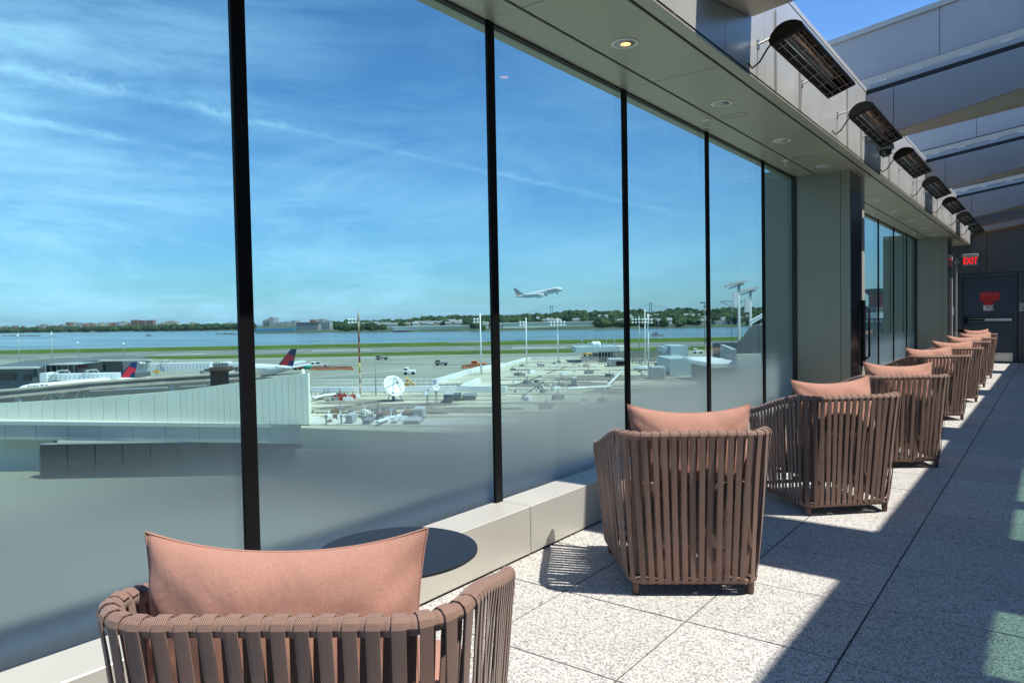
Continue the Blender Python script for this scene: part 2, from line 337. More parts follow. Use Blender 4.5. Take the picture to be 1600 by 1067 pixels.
def window_glass():
    m, nt, b = new_mat('frit_window_glass'); nt.nodes.remove(b); out = nt.nodes['Material Output']
    g = nt.nodes.new('ShaderNodeNewGeometry'); sp = nt.nodes.new('ShaderNodeSeparateXYZ'); nt.links.new(g.outputs['Position'], sp.inputs[0])
    mr = nt.nodes.new('ShaderNodeMapRange'); mr.interpolation_type = 'SMOOTHSTEP'; mr.inputs[1].default_value = 0.97; mr.inputs[2].default_value = 0.63; mr.inputs[3].default_value = 0; mr.inputs[4].default_value = 1
    nt.links.new(sp.outputs[2], mr.inputs[0])
    tr = nt.nodes.new('ShaderNodeBsdfTransparent'); tr.inputs[0].default_value = (0.55, 0.76, 0.74, 1)
    gl = nt.nodes.new('ShaderNodeBsdfGlossy'); gl.inputs['Roughness'].default_value = 0.0; gl.inputs[0].default_value = (0.75, 0.95, 0.95, 1)
    fr = nt.nodes.new('ShaderNodeFresnel'); fr.inputs[0].default_value = 1.6
    mx = nt.nodes.new('ShaderNodeMixShader'); nt.links.new(nmath(nt, 'MULTIPLY', fr.outputs[0], 1.25, True), mx.inputs[0]); nt.links.new(tr.outputs[0], mx.inputs[1]); nt.links.new(gl.outputs[0], mx.inputs[2])
    rf = nt.nodes.new('ShaderNodeBsdfRefraction'); rf.inputs['Roughness'].default_value = 0.55; rf.inputs['IOR'].default_value = 1.12; rf.inputs[0].default_value = (0.52, 0.62, 0.61, 1)
    tl = nt.nodes.new('ShaderNodeBsdfTranslucent'); tl.inputs[0].default_value = (0.40, 0.49, 0.52, 1)
    df = nt.nodes.new('ShaderNodeBsdfDiffuse'); df.inputs[0].default_value = (0.10, 0.12, 0.125, 1)
    m1 = nt.nodes.new('ShaderNodeMixShader'); m1.inputs[0].default_value = 0.35; nt.links.new(rf.outputs[0], m1.inputs[1]); nt.links.new(tl.outputs[0], m1.inputs[2])
    m2 = nt.nodes.new('ShaderNodeMixShader'); m2.inputs[0].default_value = 0.18; nt.links.new(m1.outputs[0], m2.inputs[1]); nt.links.new(df.outputs[0], m2.inputs[2])
    g2 = nt.nodes.new('ShaderNodeBsdfGlossy'); g2.inputs['Roughness'].default_value = 0.32; g2.inputs[0].default_value = (0.8, 0.95, 1, 1)
    m3 = nt.nodes.new('ShaderNodeMixShader'); nt.links.new(nmath(nt, 'MULTIPLY', fr.outputs[0], 0.9, True), m3.inputs[0]); nt.links.new(m2.outputs[0], m3.inputs[1]); nt.links.new(g2.outputs[0], m3.inputs[2])
    mm = nt.nodes.new('ShaderNodeMixShader'); nt.links.new(mr.outputs[0], mm.inputs[0]); nt.links.new(mx.outputs[0], mm.inputs[1]); nt.links.new(m3.outputs[0], mm.inputs[2])
    nt.links.new(mm.outputs[0], out.inputs[0]); return m
M['glass'] = window_glass()
def tint_glass(name, col, refl=0.6):
    m, nt, b = new_mat(name); nt.nodes.remove(b); out = nt.nodes['Material Output']
    tr = nt.nodes.new('ShaderNodeBsdfTransparent'); tr.inputs[0].default_value = (*col, 1)
    gl = nt.nodes.new('ShaderNodeBsdfGlossy'); gl.inputs['Roughness'].default_value = 0.02
    fr = nt.nodes.new('ShaderNodeFresnel'); fr.inputs[0].default_value = 1.5
    mx = nt.nodes.new('ShaderNodeMixShader'); nt.links.new(nmath(nt, 'MULTIPLY', fr.outputs[0], refl, True), mx.inputs[0]); nt.links.new(tr.outputs[0], mx.inputs[1]); nt.links.new(gl.outputs[0], mx.inputs[2])
    nt.links.new(mx.outputs[0], out.inputs[0]); return m
M['skylight'] = tint_glass('green_roof_glass', (0.16, 0.29, 0.22))
M['darkglass'] = mat('dark_window', (0.015, 0.02, 0.024), 0.08, 0, 0.1, 0.3, spec=0.8)

# outdoor materials
M['grass'] = mat('grass', (0.075, 0.125, 0.012), 0.95, 0, 0.30, 0.05, 0.0, spec=0.1, stretch=(1, 1, 1))
M['apron'] = mat('apron_concrete', (0.27, 0.275, 0.22), 0.85, 0, 0.14, 0.03, spec=0.2)
M['asphalt'] = mat('runway_asphalt', (0.19, 0.195, 0.17), 0.9, 0, 0.15, 0.05, spec=0.2)
M['marking'] = mat('white_marking', (0.72, 0.71, 0.66), 0.8, 0, 0.08, 0.5)
M['tar'] = mat('tar_patch', (0.13, 0.12, 0.105), 0.9, 0, 0.25, 0.3)
M['yellow'] = mat('yellow_paint', (0.62, 0.36, 0.03), 0.6, 0, 0.1, 2)
M['roof'] = mat('roof_membrane', (0.46, 0.445, 0.34), 0.9, 0, 0.24, 0.25, spec=0.2)
M['cream'] = mat('cream_panel', (0.88, 0.86, 0.70), 0.6, 0, 0.05, 0.4)
M['creamseam'] = mat('panel_seam', (0.10, 0.11, 0.10), 0.8, 0, 0.1, 1)
M['grayfascia'] = mat('gray_fascia', (0.46, 0.45, 0.41), 0.6, 0, 0.07, 0.4)
M['beige'] = mat('beige_steel', (0.42, 0.37, 0.30), 0.6, 0, 0.15, 0.8)
M['darkbldg'] = mat('dark_cladding', (0.10, 0.12, 0.13), 0.5, 0, 0.10, 0.1)
M['lightroof'] = mat('pale_roof', (0.55, 0.54, 0.48), 0.8, 0, 0.1, 0.1)
M['white'] = mat('white_enamel', (0.78, 0.80, 0.78), 0.45, 0, 0.05, 1)
M['brown'] = mat('rust_brown', (0.10, 0.065, 0.045), 0.8, 0, 0.25, 2)
M['navy'] = mat('navy_paint', (0.012, 0.018, 0.09), 0.35, 0, 0.03, 1)
M['crimson'] = mat('crimson_paint', (0.50, 0.012, 0.03), 0.35, 0, 0.03, 1)
M['silver'] = mat('silver_paint', (0.68, 0.71, 0.72), 0.35, 0.0, 0.03, 1)
M['lgray'] = mat('light_gray', (0.42, 0.44, 0.44), 0.6, 0, 0.08, 1)
M['mgray'] = mat('mid_gray', (0.22, 0.23, 0.23), 0.6, 0, 0.08, 1)
M['paleblue'] = mat('pale_blue_cladding', (0.40, 0.49, 0.50), 0.5, 0, 0.04, 0.5)
M['orange'] = mat('orange_plastic', (0.62, 0.16, 0.04), 0.6, 0, 0.1, 1)
M['green'] = mat('green_paint', (0.02, 0.28, 0.17), 0.5, 0, 0.05, 1)
M['brickred'] = mat('far_brick', (0.30, 0.15, 0.115), 0.9, 0, 0.1, 0.02)
M['tan'] = mat('far_tan', (0.46, 0.37, 0.27), 0.9, 0, 0.1, 0.02)
M['fargray'] = mat('far_gray', (0.34, 0.34, 0.34), 0.9, 0, 0.1, 0.02)
M['farwhite'] = mat('far_white', (0.68, 0.67, 0.62), 0.9, 0, 0.08, 0.02)
M['farbeige'] = mat('far_beige', (0.86, 0.80, 0.66), 0.9, 0, 0.05, 0.02)
M['farblue'] = mat('far_blue', (0.06, 0.24, 0.42), 0.8, 0, 0.05, 0.02)
M['bridge'] = mat('bridge_steel', (0.14, 0.22, 0.26), 0.8, 0, 0.05, 0.02)
M['shoreland'] = mat('shore_land', (0.06, 0.085, 0.04), 0.95, 0, 0.3, 0.01)
M['rock'] = mat('shore_rock', (0.16, 0.15, 0.13), 0.95, 0, 0.3, 0.2)
def foliage():
    m, nt, b = new_mat('tree_foliage'); t = nt.nodes.new('ShaderNodeTexCoord')
    n = nt.nodes.new('ShaderNodeTexNoise'); n.inputs['Scale'].default_value = 0.045; n.inputs['Detail'].default_value = 6; nt.links.new(t.outputs['Object'], n.inputs[0])
    f = nmath(nt, 'MULTIPLY', nmath(nt, 'SUBTRACT', n.outputs[0], 0.35, True), 3.0, True)
    nt.links.new(mixrgb(nt, f, (0.020, 0.040, 0.016), (0.060, 0.092, 0.030)), b.inputs['Base Color']); b.inputs['Roughness'].default_value = 0.9; b.inputs['Specular IOR Level'].default_value = 0.1
    return m
M['foliage'] = foliage()
def water():
    m, nt, b = new_mat('bay_water'); t = nt.nodes.new('ShaderNodeTexCoord')
    mp = nt.nodes.new('ShaderNodeMapping'); mp.inputs['Rotation'].default_value = (0, 0, -0.645); mp.inputs['Scale'].default_value = (0.25, 1, 1); nt.links.new(t.outputs['Object'], mp.inputs[0])
    n = nt.nodes.new('ShaderNodeTexNoise'); n.inputs['Scale'].default_value = 0.012; n.inputs['Detail'].default_value = 5; nt.links.new(mp.outputs[0], n.inputs[0])
    n2 = nt.nodes.new('ShaderNodeTexNoise'); n2.inputs['Scale'].default_value = 0.9; n2.inputs['Detail'].default_value = 5; nt.links.new(t.outputs['Object'], n2.inputs[0])
    nt.links.new(mixrgb(nt, n.outputs[0], (0.10, 0.165, 0.18), (0.16, 0.23, 0.24)), b.inputs['Base Color'])
    r = nt.nodes.new('ShaderNodeMapRange'); r.inputs[1].default_value = 0.35; r.inputs[2].default_value = 0.65; r.inputs[3].default_value = 0.10; r.inputs[4].default_value = 0.34; nt.links.new(n.outputs[0], r.inputs[0]); nt.links.new(r.outputs[0], b.inputs['Roughness'])
    bp = nt.nodes.new('ShaderNodeBump'); bp.inputs['Strength'].default_value = 0.55; bp.inputs['Distance'].default_value = 0.35; nt.links.new(n2.outputs[0], bp.inputs['Height']); nt.links.new(bp.outputs[0], b.inputs['Normal'])
    return m
M['water'] = water()

# ================================================================== TERRACE
ZC = 2.94; XG = -2.49; XK = -2.292; XF = -1.677; YE = 21.5; YB = -4.0; SH = 0.272
# floor: joint bed with one paver sheet of 0.61 m slabs
mb = MB(); mb.box(XK-0.3, 4.0, YB, YE+0.2, -0.5, -0.004); structure(mb.build('floor_bed', M['joint']))
mb = MB(); tw = 0.6105; x0 = -0.637; y0 = 2.242
i0 = int(math.floor((XK - 0.02 - x0)/tw)); i1 = int(math.ceil((4.0-x0)/tw)); j0 = int(math.floor((YB-y0)/tw)); j1 = int(math.ceil((YE-y0)/tw))
for i in range(i0, i1):
    for j in range(j0, j1):
        xa, xb = max(x0+i*tw, XK-0.02), min(x0+(i+1)*tw, 4.0); ya, yb = max(y0+j*tw, YB), min(y0+(j+1)*tw, YE)
        if xb-xa < 0.01 or yb-ya < 0.01: continue
        dz = rnd.uniform(-0.0006, 0.0006); g = 0.0022; c = 0.002
        mb.hexa([(xa+g, ya+g, -0.012), (xb-g, ya+g, -0.012), (xb-g, yb-g, -0.012), (xa+g, yb-g, -0.012), (xa+g+c, ya+g+c, dz), (xb-g-c, ya+g+c, dz), (xb-g-c, yb-g-c, dz), (xa+g+c, yb-g-c, dz)])
structure(mb.build('floor', M['terrazzo']))

# window ledge: low metal-clad kerb, one panel per bay
ml = [0.05, 1.61, 3.165, 4.72, 6.28, 7.845]; edges = [YB, -3.07, -1.51] + ml + [9.03]
led = thing('window_ledge', 'long low champagne metal ledge running under the windows beside the pavers', 'ledge', (XK, 0, 0))
def ledge_panel(a, b, z=SH):
    m = MB(); g = 0.0025
    m.bbox(XG-0.03-XK, 0, a+g, b-g, 0.012, z, 0.004); return m.build('ledge_panel', M['sill'], led)
pe = [YB, -2.6, -1.05, 0.5, 1.92, 3.19, 4.6, 6.15, 7.7, 9.03]
for a, b in zip(pe[:-1], pe[1:]): ledge_panel(a, b)
for a, b in ((9.78, 11.2), (11.2, 12.75), (12.75, 14.3), (14.3, 15.85), (15.85, 17.4), (17.4, 18.6), (19.5, 21.5)): ledge_panel(a, b)
m = MB(); m.box(XG-0.02-XK, -0.012, YB, 9.03, 0, 0.02).box(XG-0.02-XK, -0.012, 9.78, 18.6, 0, 0.02); m.build('shadow_gap', M['gasket'], led)

# dark slab added outside the glass to darken the foot of the frost
ol = thing('darkening_slab', 'dark flat slab added just outside the window glass to darken its foot', 'ledge', (-2.55, 0, 0.2))
m = MB(); m.box(-0.62, 0, YB, 20.5, -0.8, 0.0); m.build('slab_body', M['outer'], ol)
m = MB(); m.box(-0.38, -0.20, YB, 20.5, 0.001, 0.03); m.build('added_pale_strip', M['grayfascia'], ol)  # paler strip added so a light band shows through the frost
# window walls
def window_wall(label, ys, y_a, y_b):
    w = thing('window_wall', label, 'window wall', (XG, y_a, 0))
    cuts = [y_a] + ys + [y_b]
    for k in range(len(cuts)-1):
        a, b = cuts[k]-y_a, cuts[k+1]-y_a
        m = MB(); m.add([(-0.035, a, SH-0.01), (-0.035, b, SH-0.01), (-0.035, b, ZC+0.02), (-0.035, a, ZC+0.02)], [(0, 1, 2, 3)]); m.build('glass_pane', M['glass'], w)
    for y in ys:
        y -= y_a
        m = MB(); m.bbox(-0.016, 0.004, y-0.031, y+0.031, SH-0.002, ZC+0.01, 0.002); m.build('mullion', M['black'], w)
    m = MB(); m.box(-0.045, -0.006, 0, y_b-y_a, ZC-0.010, ZC+0.004); m.build('head_gasket', M['gasket'], w)
    m = MB(); m.box(-0.125, -0.055, 0, y_b-y_a, ZC-0.004, ZC+0.10); m.build('outer_head', M['soffit'], w)
    return w
window_wall('near run of tall tinted window panes between black mullions, frosted near the ledge', [-3.07, -1.51] + ml, YB, 9.0)
window_wall('far run of tinted window panes between the two metal piers', [11.0, 12.58, 14.19, 15.72, 17.27], 9.80, 18.58)

# piers
def pier(label, y0, y1, outer):
    p = thing('pier', label, 'pier', (-1.873, y0, 0)); L = y1-y0
    m = MB(); m.box(XG-0.0+1.873, -0.115, 0, L, 0, ZC); m.build('pier_cladding', M['pier'], p)
    m = MB(); m.box(-0.112, -0.010, 0.006, L, 0, ZC); m.build('corner_panel', M['pier'], p)
    m = MB(); m.box(-0.010, 0.0, 0.004, L-0.16, 0, ZC-0.22); m.build('side_panel', M['pier_shade'], p)
    m = MB(); m.box(-0.010, 0.002, L-0.155, L, 0, ZC); m.build('edge_trim', M['sill'], p)
    m = MB(); m.box(outer+1.873, XG+1.873-0.04, 0.0, L, -0.5, ZC+0.1); m.build('outer_fin', M['pier'], p)
    m = MB(); m.box(XG+1.873-0.04, XG+1.873+0.012, -0.022, 0.0, SH, ZC); m.build('pier_gasket', M['gasket'], p)
    return p
pier('nearer tall champagne metal pier splitting the window wall', 9.03, 9.775, -2.86)
pier('farther tall metal pier standing before the exit door', 18.6, 19.49, -3.17)

# soffit
sof = thing('soffit', 'champagne metal soffit with black reveals above the windows', 'soffit', (XF, 0, ZC))
jy = [YB, -3.07, -1.51, 0.05, 1.6, 3.14, 4.70, 6.26, 7.79, 9.4, 10.95, 12.5, 14.05, 15.6, 17.15, 18.7, 20.2, YE]
def strip(xa, xb, wide):
    for a, b in zip(jy[:-1], jy[1:]):
        g = 0.004 if wide else 0.0015
        m = MB(); m.bbox(xa-XF, xb-XF, a+g, b-g, 0, 0.03, 0.002); m.build('soffit_panel', M['soffit'], sof)
strip(XG-0.01, -2.275, False); strip(-2.255, -1.775, True); strip(-1.755, XF, False)
m = MB(); m.box(XG-XF, -0.005, YB, YE, 0.022, 0.16); m.build('reveal_backing', M['gasket'], sof)
def access(y, x=-2.11):
    m = MB()
    for (a, b, c, d) in ((-0.10, 0.10, -0.055, -0.052), (-0.10, 0.10, 0.052, 0.055), (-0.10, -0.097, -0.055, 0.055), (0.097, 0.10, -0.055, 0.055)):
        m.box(x-XF+a, x-XF+b, y+c, y+d, -0.001, 0.004)
    m.build('access_hatch', M['gasket'], sof)
for y in (2.81, 5.92, 7.95, 11.2, 14.3, 17.3): access(y)

# fascia: sunlit metal panels above the soffit edge
fas = thing('fascia', 'tall satin metal fascia carrying the row of heaters above the soffit', 'fascia', (XF, 0, ZC))
fy = YB
while fy < YE:
    b = min(fy+0.7775, YE)
    m = MB(); m.bbox(-0.03, 0, fy+0.0025, b-0.0025, 0.012, 0.80, 0.003); m.build('fascia_panel', M['fascia'], fas); fy = b
m = MB(); m.box(-0.9, -0.012, YB, YE, 0.165, 0.79); m.build('fascia_core', M['mgray'], fas)
m = MB(); m.box(-0.94, 0.004, YB, YE, 0.802, 0.845); m.build('coping', M['fascia'], fas)
for y in (5.56, 6.20, 7.9, 8.55, 10.2, 12.5, 14.9, 17.2):
    m = MB(); m.tube([(0.012, y, 0.02), (0.012, y, 0.62)], 0.007, 6); m.build('conduit', M['sill'], fas)

# roof beams crossing above, 4.66 m apart
ORD = ['the beam straight above the nearest armchair', 'nearest visible navy box beam with bronze underside crossing over the first heater', 'second navy box beam crossing under the open roof', 'third navy box beam from the camera crossing the open roof', 'last navy box beam before the warm lit end wall']
def zb(x, k): return (3.20, 3.35, 3.70, 3.72)[k] + (0.205, 0.115, 0.138, 0.125)[k]*(x-XF)
for k in range(5):
    ya = 4.10 + 0.05 + 4.66*(k-1) + (0.02 if k > 1 else 0); yb = ya+0.90
    if k == 4: yb = ya+0.85
    b = thing('roof_beam', ORD[k], 'beam', (0, ya, 3.2), 0, 'box beams crossing the open roof'); L = yb-ya
    cuts = [XF+0.006, -1.40, 0.72, 2.6, 4.2]
    for a, c in zip(cuts[:-1], cuts[1:]):
        g = 0.003; a += g; c -= g
        def Z(x, i): return zb(x, i)-3.2
        m = MB(); m.hexa([(a,0,Z(a,0)),(c,0,Z(c,0)),(c,0.03,Z(c,0)),(a,0.03,Z(a,0)),(a,0,Z(a,2)),(c,0,Z(c,2)),(c,0.03,Z(c,2)),(a,0.03,Z(a,2))]); m.build('face_panel', M['beam'], b)
        m = MB(); m.hexa([(a,0.032,Z(a,0)),(c,0.032,Z(c,0)),(c,L,Z(c,1)),(a,L,Z(a,1)),(a,0.032,Z(a,2)-0.01),(c,0.032,Z(c,2)-0.01),(c,L,Z(c,3)-0.01),(a,L,Z(a,3)-0.01)]); m.build('underside_panel', M['beam_under'], b)
    # rails on top
    for (y_, z0, z1, mt, nm) in ((0.02, 0.012, 0.055, 'gasket', 'rail_gap'), (0.06, 0.055, 0.12, 'lgray', 'front_rail'), (0.14, 0.10, 0.14, 'black', 'rail_slot'), (0.18, 0.14, 0.235, 'beam_under', 'rear_rail'), (0.28, 0.235, 0.27, 'gasket', 'panel_seal')):
        a, c = XF-0.25, 4.2
        m = MB(); m.hexa([(a,y_,Z(a,2)+z0),(c,y_,Z(c,2)+z0),(c,y_+0.12,Z(c,2)+z0),(a,y_+0.12,Z(a,2)+z0),(a,y_,Z(a,2)+z1),(c,y_,Z(c,2)+z1),(c,y_+0.12,Z(c,2)+z1),(a,y_+0.12,Z(a,2)+z1)]); m.build(nm, M[mt], b)
    # parked upright roof panels behind the rails
    for a, c in ((XF-0.50, -1.006), (-1.0, -0.24), (-0.02, 1.2), (1.206, 4.2)):
        m = MB(); m.hexa([(a,0.34,Z(a,2)+0.27),(c,0.34,Z(c,2)+0.27),(c,0.42,Z(c,2)+0.27),(a,0.42,Z(a,2)+0.27),(a,0.34,Z(a,2)+0.80),(c,0.34,Z(c,2)+0.80),(c,0.42,Z(c,2)+0.80),(a,0.42,Z(a,2)+0.80)]); m.build('upright_panel', M['panelglass'], b)
    m = MB(); m.box(-1.02, -0.986, 0.40, 0.46, Z(-1,2)+0.27, Z(-1,2)+0.80); m.build('seam_post', M['mgray'], b)
    a, c = XF-0.52, 4.2
    m = MB(); m.hexa([(a,0.31,Z(a,2)+0.80),(c,0.31,Z(c,2)+0.80),(c,0.44,Z(c,2)+0.80),(a,0.44,Z(a,2)+0.80),(a,0.31,Z(a,2)+0.86),(c,0.31,Z(c,2)+0.86),(c,0.44,Z(c,2)+0.86),(a,0.44,Z(a,2)+0.86)]); m.build('top_cap', M['lgray'], b)
    m = MB(); m.box(-0.235, -0.03, 0.28, 0.40, Z(-0.1,2)+0.24, Z(-0.1,2)+0.95); m.build('end_post', M['mgray'], b)
    m = MB(); 
    for xx in (-1.55, -1.2, -0.75, -0.4): m.box(xx-0.05, xx+0.05, 0.10, 0.14, Z(xx,2)+0.12, Z(xx,2)+0.16)
    m.build('rail_clip', M['lgray'], b)

# right-hand side roof: solid gutter beam, then tinted glass between ribs
rg = thing('roof_gutter', 'deep metal gutter beam along the open side of the roof', 'gutter', (1.36, 0, 4.1))
m = MB(); m.box(0.0, 0.50, YB, YE, 0.0, 0.30); m.build('gutter_box', M['beam'], rg)
gr = thing('glass_roof', 'green tinted glass roof between dark ribs right of the gutter', 'glass roof', (1.87, 0, 4.1))
opens = [(3.47, 4.22), (5.36, 6.14), (6.38, 7.66), (7.88, 8.80), (10.0, 10.85), (11.05, 12.3), (12.55, 13.45), (14.7, 15.5), (15.7, 17.0), (17.2, 18.1), (0.7, 1.5), (1.7, 3.2)]
opens.sort(); prev = YB
for a, b in opens:
    m = MB(); m.box(0, 2.6, prev, a, 0.03, 0.20); m.build('roof_rib', M['beam'], gr)
    m = MB(); m.add([(0, a, 0.1), (2.6, a, 0.1), (2.6, b, 0.1), (0, b, 0.1)], [(0, 1, 2, 3)]); m.build('skylight_pane', M['skylight'], gr); prev = b
m = MB(); m.box(0, 2.6, prev, YE, 0.03, 0.20); m.build('roof_rib', M['beam'], gr)
tag(MB().box(3.6, 3.8, YB, YE, 0, 4.1).build('side_wall', M['pier']), 'long unseen grey wall added on the other side of the terrace to bound the light', 'wall')  # unseen wall, added to bound the light on this side

# end wall with door
ew = thing('end_wall', 'dark grey panelled wall closing the terrace around the exit door', 'wall', (0, YE, 0))
for a, c, z0, z1 in ((-2.6, -1.935, 0, 4.4), (-1.935, -1.336, 2.215, 3.22), (-1.333, 0.1, 2.215, 3.22), (-0.70, 0.1, 0, 2.212), (0.103, 3.6, 0, 3.22), (-1.935, 3.6, 3.223, 4.4)):
    m = MB(); m.bbox(a+0.002, c-0.002, 0, 0.1, z0+0.002, z1-0.002, 0.003); m.build('wall_panel', M['endwall'], ew)
m = MB(); m.box(-2.6, 3.6, 0.08, 0.2, 0, 4.4); m.build('wall_backing', M['gasket'], ew)
m = MB(); m.hexa([(-1.5, -0.06, 3.29), (0.4, -0.06, 3.59), (0.4, -0.03, 3.59), (-1.5, -0.03, 3.29), (-1.5, -0.06, 3.305), (0.4, -0.06, 3.605), (0.4, -0.03, 3.605), (-1.5, -0.03, 3.305)]); m.build('cove_light', M['warm'], ew); m = MB(); m.hexa([(-1.7, -0.13, 3.19), (0.5, -0.13, 3.53), (0.5, -0.10, 3.53), (-1.7, -0.10, 3.19), (-1.7, -0.13, 3.32), (0.5, -0.13, 3.66), (0.5, -0.10, 3.66), (-1.7, -0.10, 3.32)]); m.build('strip_shield', M['beam'], ew)  # lip in front is added to hide the glowing strip from view
dr = thing('exit_door', 'dark blue metal exit door with push bar and steel kick plate', 'door', (-1.32, YE, 0))
m = MB(); m.box(-0.61, -0.545, -0.03, 0.06, 0, 2.21).box(0.545, 0.61, -0.03, 0.06, 0, 2.21).box(-0.545, 0.545, -0.03, 0.06, 2.13, 2.21); m.build('door_frame', M['door'], dr)
m = MB(); m.box(-0.54, 0.54, 0.005, 0.05, 0.01, 2.125); m.build('door_leaf', M['door'], dr)
m = MB(); m.box(-0.50, 0.52, -0.003, 0.005, 0.03, 0.24); m.build('kick_plate', M['steel'], dr)
m = MB(); m.box(-0.40, 0.50, -0.055, -0.015, 1.03, 1.09); pb = m.build('push_bar', M['steel'], dr)
m = MB(); m.box(-0.50, -0.42, -0.07, 0.0, 0.95, 1.13); m.build('bar_end', M['black'], pb)
m = MB(); m.box(-0.40, -0.05, -0.06, -0.056, 1.035, 1.08); m.build('bar_insert', M['black'], pb)
RX = Matrix.Rotation(math.radians(90), 4, 'X')
sg = thing('warning_sign', 'small plain red warning sign on the exit door', 'sign', (-1.275, YE-0.006, 1.64))
m = MB(); m.box(-0.205, 0.205, 0, 0.006, -0.11, 0.11); m.build('sign_plate', M['red'], sg)
text_obj('sign_text', 'EMERGENCY EXIT ONLY', 0.032, M['lgray'], Matrix.Translation((0, -0.002, 0.04)) @ RX, sg, 0.0005)
sg = thing('door_number_sign', 'red and white FQ sign under the red warning sign', 'sign', (-1.30, YE-0.006, 1.39))
m = MB(); m.box(-0.105, 0.105, 0, 0.006, 0.03, 0.12); m.build('red_band', M['red'], sg)
m = MB(); m.box(-0.105, 0.105, 0, 0.006, -0.10, 0.028); m.build('white_band', M['farwhite'], sg)
text_obj('sign_letters', 'FQ', 0.125, M['black'], Matrix.Translation((0.025, -0.002, -0.037)) @ RX, sg, 0.0005)
# exit sign
xs = thing('exit_sign', 'lit red EXIT sign hung on the wall above the door', 'exit sign', (-1.66, YE-0.32, 2.66)); xs.scale = (0.85, 0.85, 0.85)
m = MB(); m.bbox(-0.20, 0.20, -0.05, 0.03, -0.045, 0.045, 0.006); m.build('sign_housing', M['sill'], xs)
m = MB(); m.box(-0.17, 0.185, 0.0, 0.008, -0.295, -0.045); m.build('sign_face', M['mgray'], xs)
text_obj('sign_letters', 'EXIT', 0.26, M['exit'], Matrix.Translation((0.0, -0.006, -0.165)) @ RX, xs, 0.003, 0.60, 0.005)
m = MB(); m.cyl((0, -0.0, 0.04), (0, 0.30, 0.04), 0.012, n=8); m.build('bracket_arm', M['black'], xs)
for (x, z, lab, n) in ((-2.10, 1.30, 'small grey wall panel left of the exit door', 0), (-0.60, 1.36, 'small grey wall panel right of the exit door', 1)):
    k = thing('wall_notice', lab, 'notice', (x, YE-0.012, z), 0, 'small plates beside the exit door')
    m = MB(); m.box(-0.07, 0.07, 0, 0.012, 0.01, 0.10).box(-0.07, 0.07, 0, 0.012, -0.10, 0.005); m.build('plate', M['farwhite'] if n == 0 else M['lgray'], k)
    m = MB(); m.box(-0.04, 0.03, -0.002, 0.0, -0.05, -0.035); m.build('printed_mark', M['black'], k)
m = MB(); m.box(-0.62, -0.54, YE-0.05, YE-0.001, 1.98, 2.12); tag(m.build('sensor_box', M['door']), 'small dark box high on the wall right of the door', 'sensor')

# post with cross head and litter bin near the far pier
pc = thing('slim_post', 'thin pale post with a cross-shaped head beside the far pier', 'post', (-1.80, 19.56, 0))
m = MB(); m.cyl((0, 0, 0), (0, 0, 2.35), 0.014, n=8); m.build('pole', M['sill'], pc)
m = MB()
for a in range(4):
    an = a*math.pi/2; c, s_ = math.cos(an)*0.06, math.sin(an)*0.08
    m.cyl((0, 0, 2.42), (c, 0, 2.42+s_), 0.030, 0.010, 8)
m.cyl((0, -0.03, 2.42), (0, 0.03, 2.42), 0.045, n=12); m.build('cross_head', M['lgray'], pc)
lb = thing('litter_bin', 'round ribbed grey litter bin with black rim by the exit door', 'bin', (-1.70, 19.95, 0))
m = MB(); m.smooth = False
for k in range(36):
    a = 2*math.pi*k/36; m.obox((0.185*math.cos(a), 0.185*math.sin(a), 0.42), (0.006*math.cos(a), 0.006*math.sin(a), 0), (-0.011*math.sin(a), 0.011*math.cos(a), 0), (0, 0, 0.42))
m.build('ribs', M['mgray'], lb)
m = MB(); m.lathe([(0.175, 0.02), (0.175, 0.80)], 24); m.build('liner', M['black'], lb)
m = MB(); m.lathe([(0.195, 0.80), (0.195, 0.86), (0.13, 0.86), (0.12, 0.82)], 24); m.build('rim', M['black'], lb)

dv = thing('handle_unit', 'tall slim black handle unit on the shaded side of the nearer pier', 'handle', (-1.872, 9.60, 0.65))
m = MB(); m.bbox(0.0, 0.035, -0.05, 0.05, 0, 0.80, 0.006); m.build('back_plate', M['black'], dv)
m = MB(); m.smooth = True; m.tube([(0.035, -0.01, 0.72), (0.085, -0.01, 0.70), (0.085, -0.01, 0.12), (0.035, -0.01, 0.08)], 0.012, 8); m.build('pull_bar', M['black'], dv)
# downlights
def rank(n): return ['nearest', 'second', 'third', 'fourth', 'fifth', 'sixth', 'seventh', 'eighth', 'ninth', 'tenth'][n]
dl = [3.93, 5.51, 7.06, 8.61, 11.8, 13.25, 14.9, 16.4, 18.05, 20.4]
def downlight(y, label, lit):
    t = thing('downlight', label, 'ceiling light', (-2.065, y, ZC), 0, 'round downlights in the soffit')
    m = MB(); m.smooth = True; m.lathe([(0.060, -0.001), (0.064, -0.006), (0.082, -0.005), (0.085, -0.0005)], 32); m.build('trim_ring', M['white_paint'], t)
    m = MB(); m.smooth = True; m.lathe([(0.061, -0.004), (0.050, -0.0012), (0.0001, -0.0010)], 32); m.build('baffle', M['white_paint'], t)
    if lit:
        m = MB(); m.lathe([(0.030, 0.0), (0.0001, 0.0)], 20, (0.0, 0.008, -0.0045)); m.build('bulb', M['lamp'], t)
    return t
for i, y in enumerate(dl): downlight(y, ('glowing warm round downlight, nearest in the soffit' if i == 0 else f'unlit round downlight, {rank(i)} from the camera along the soffit'), i == 0)
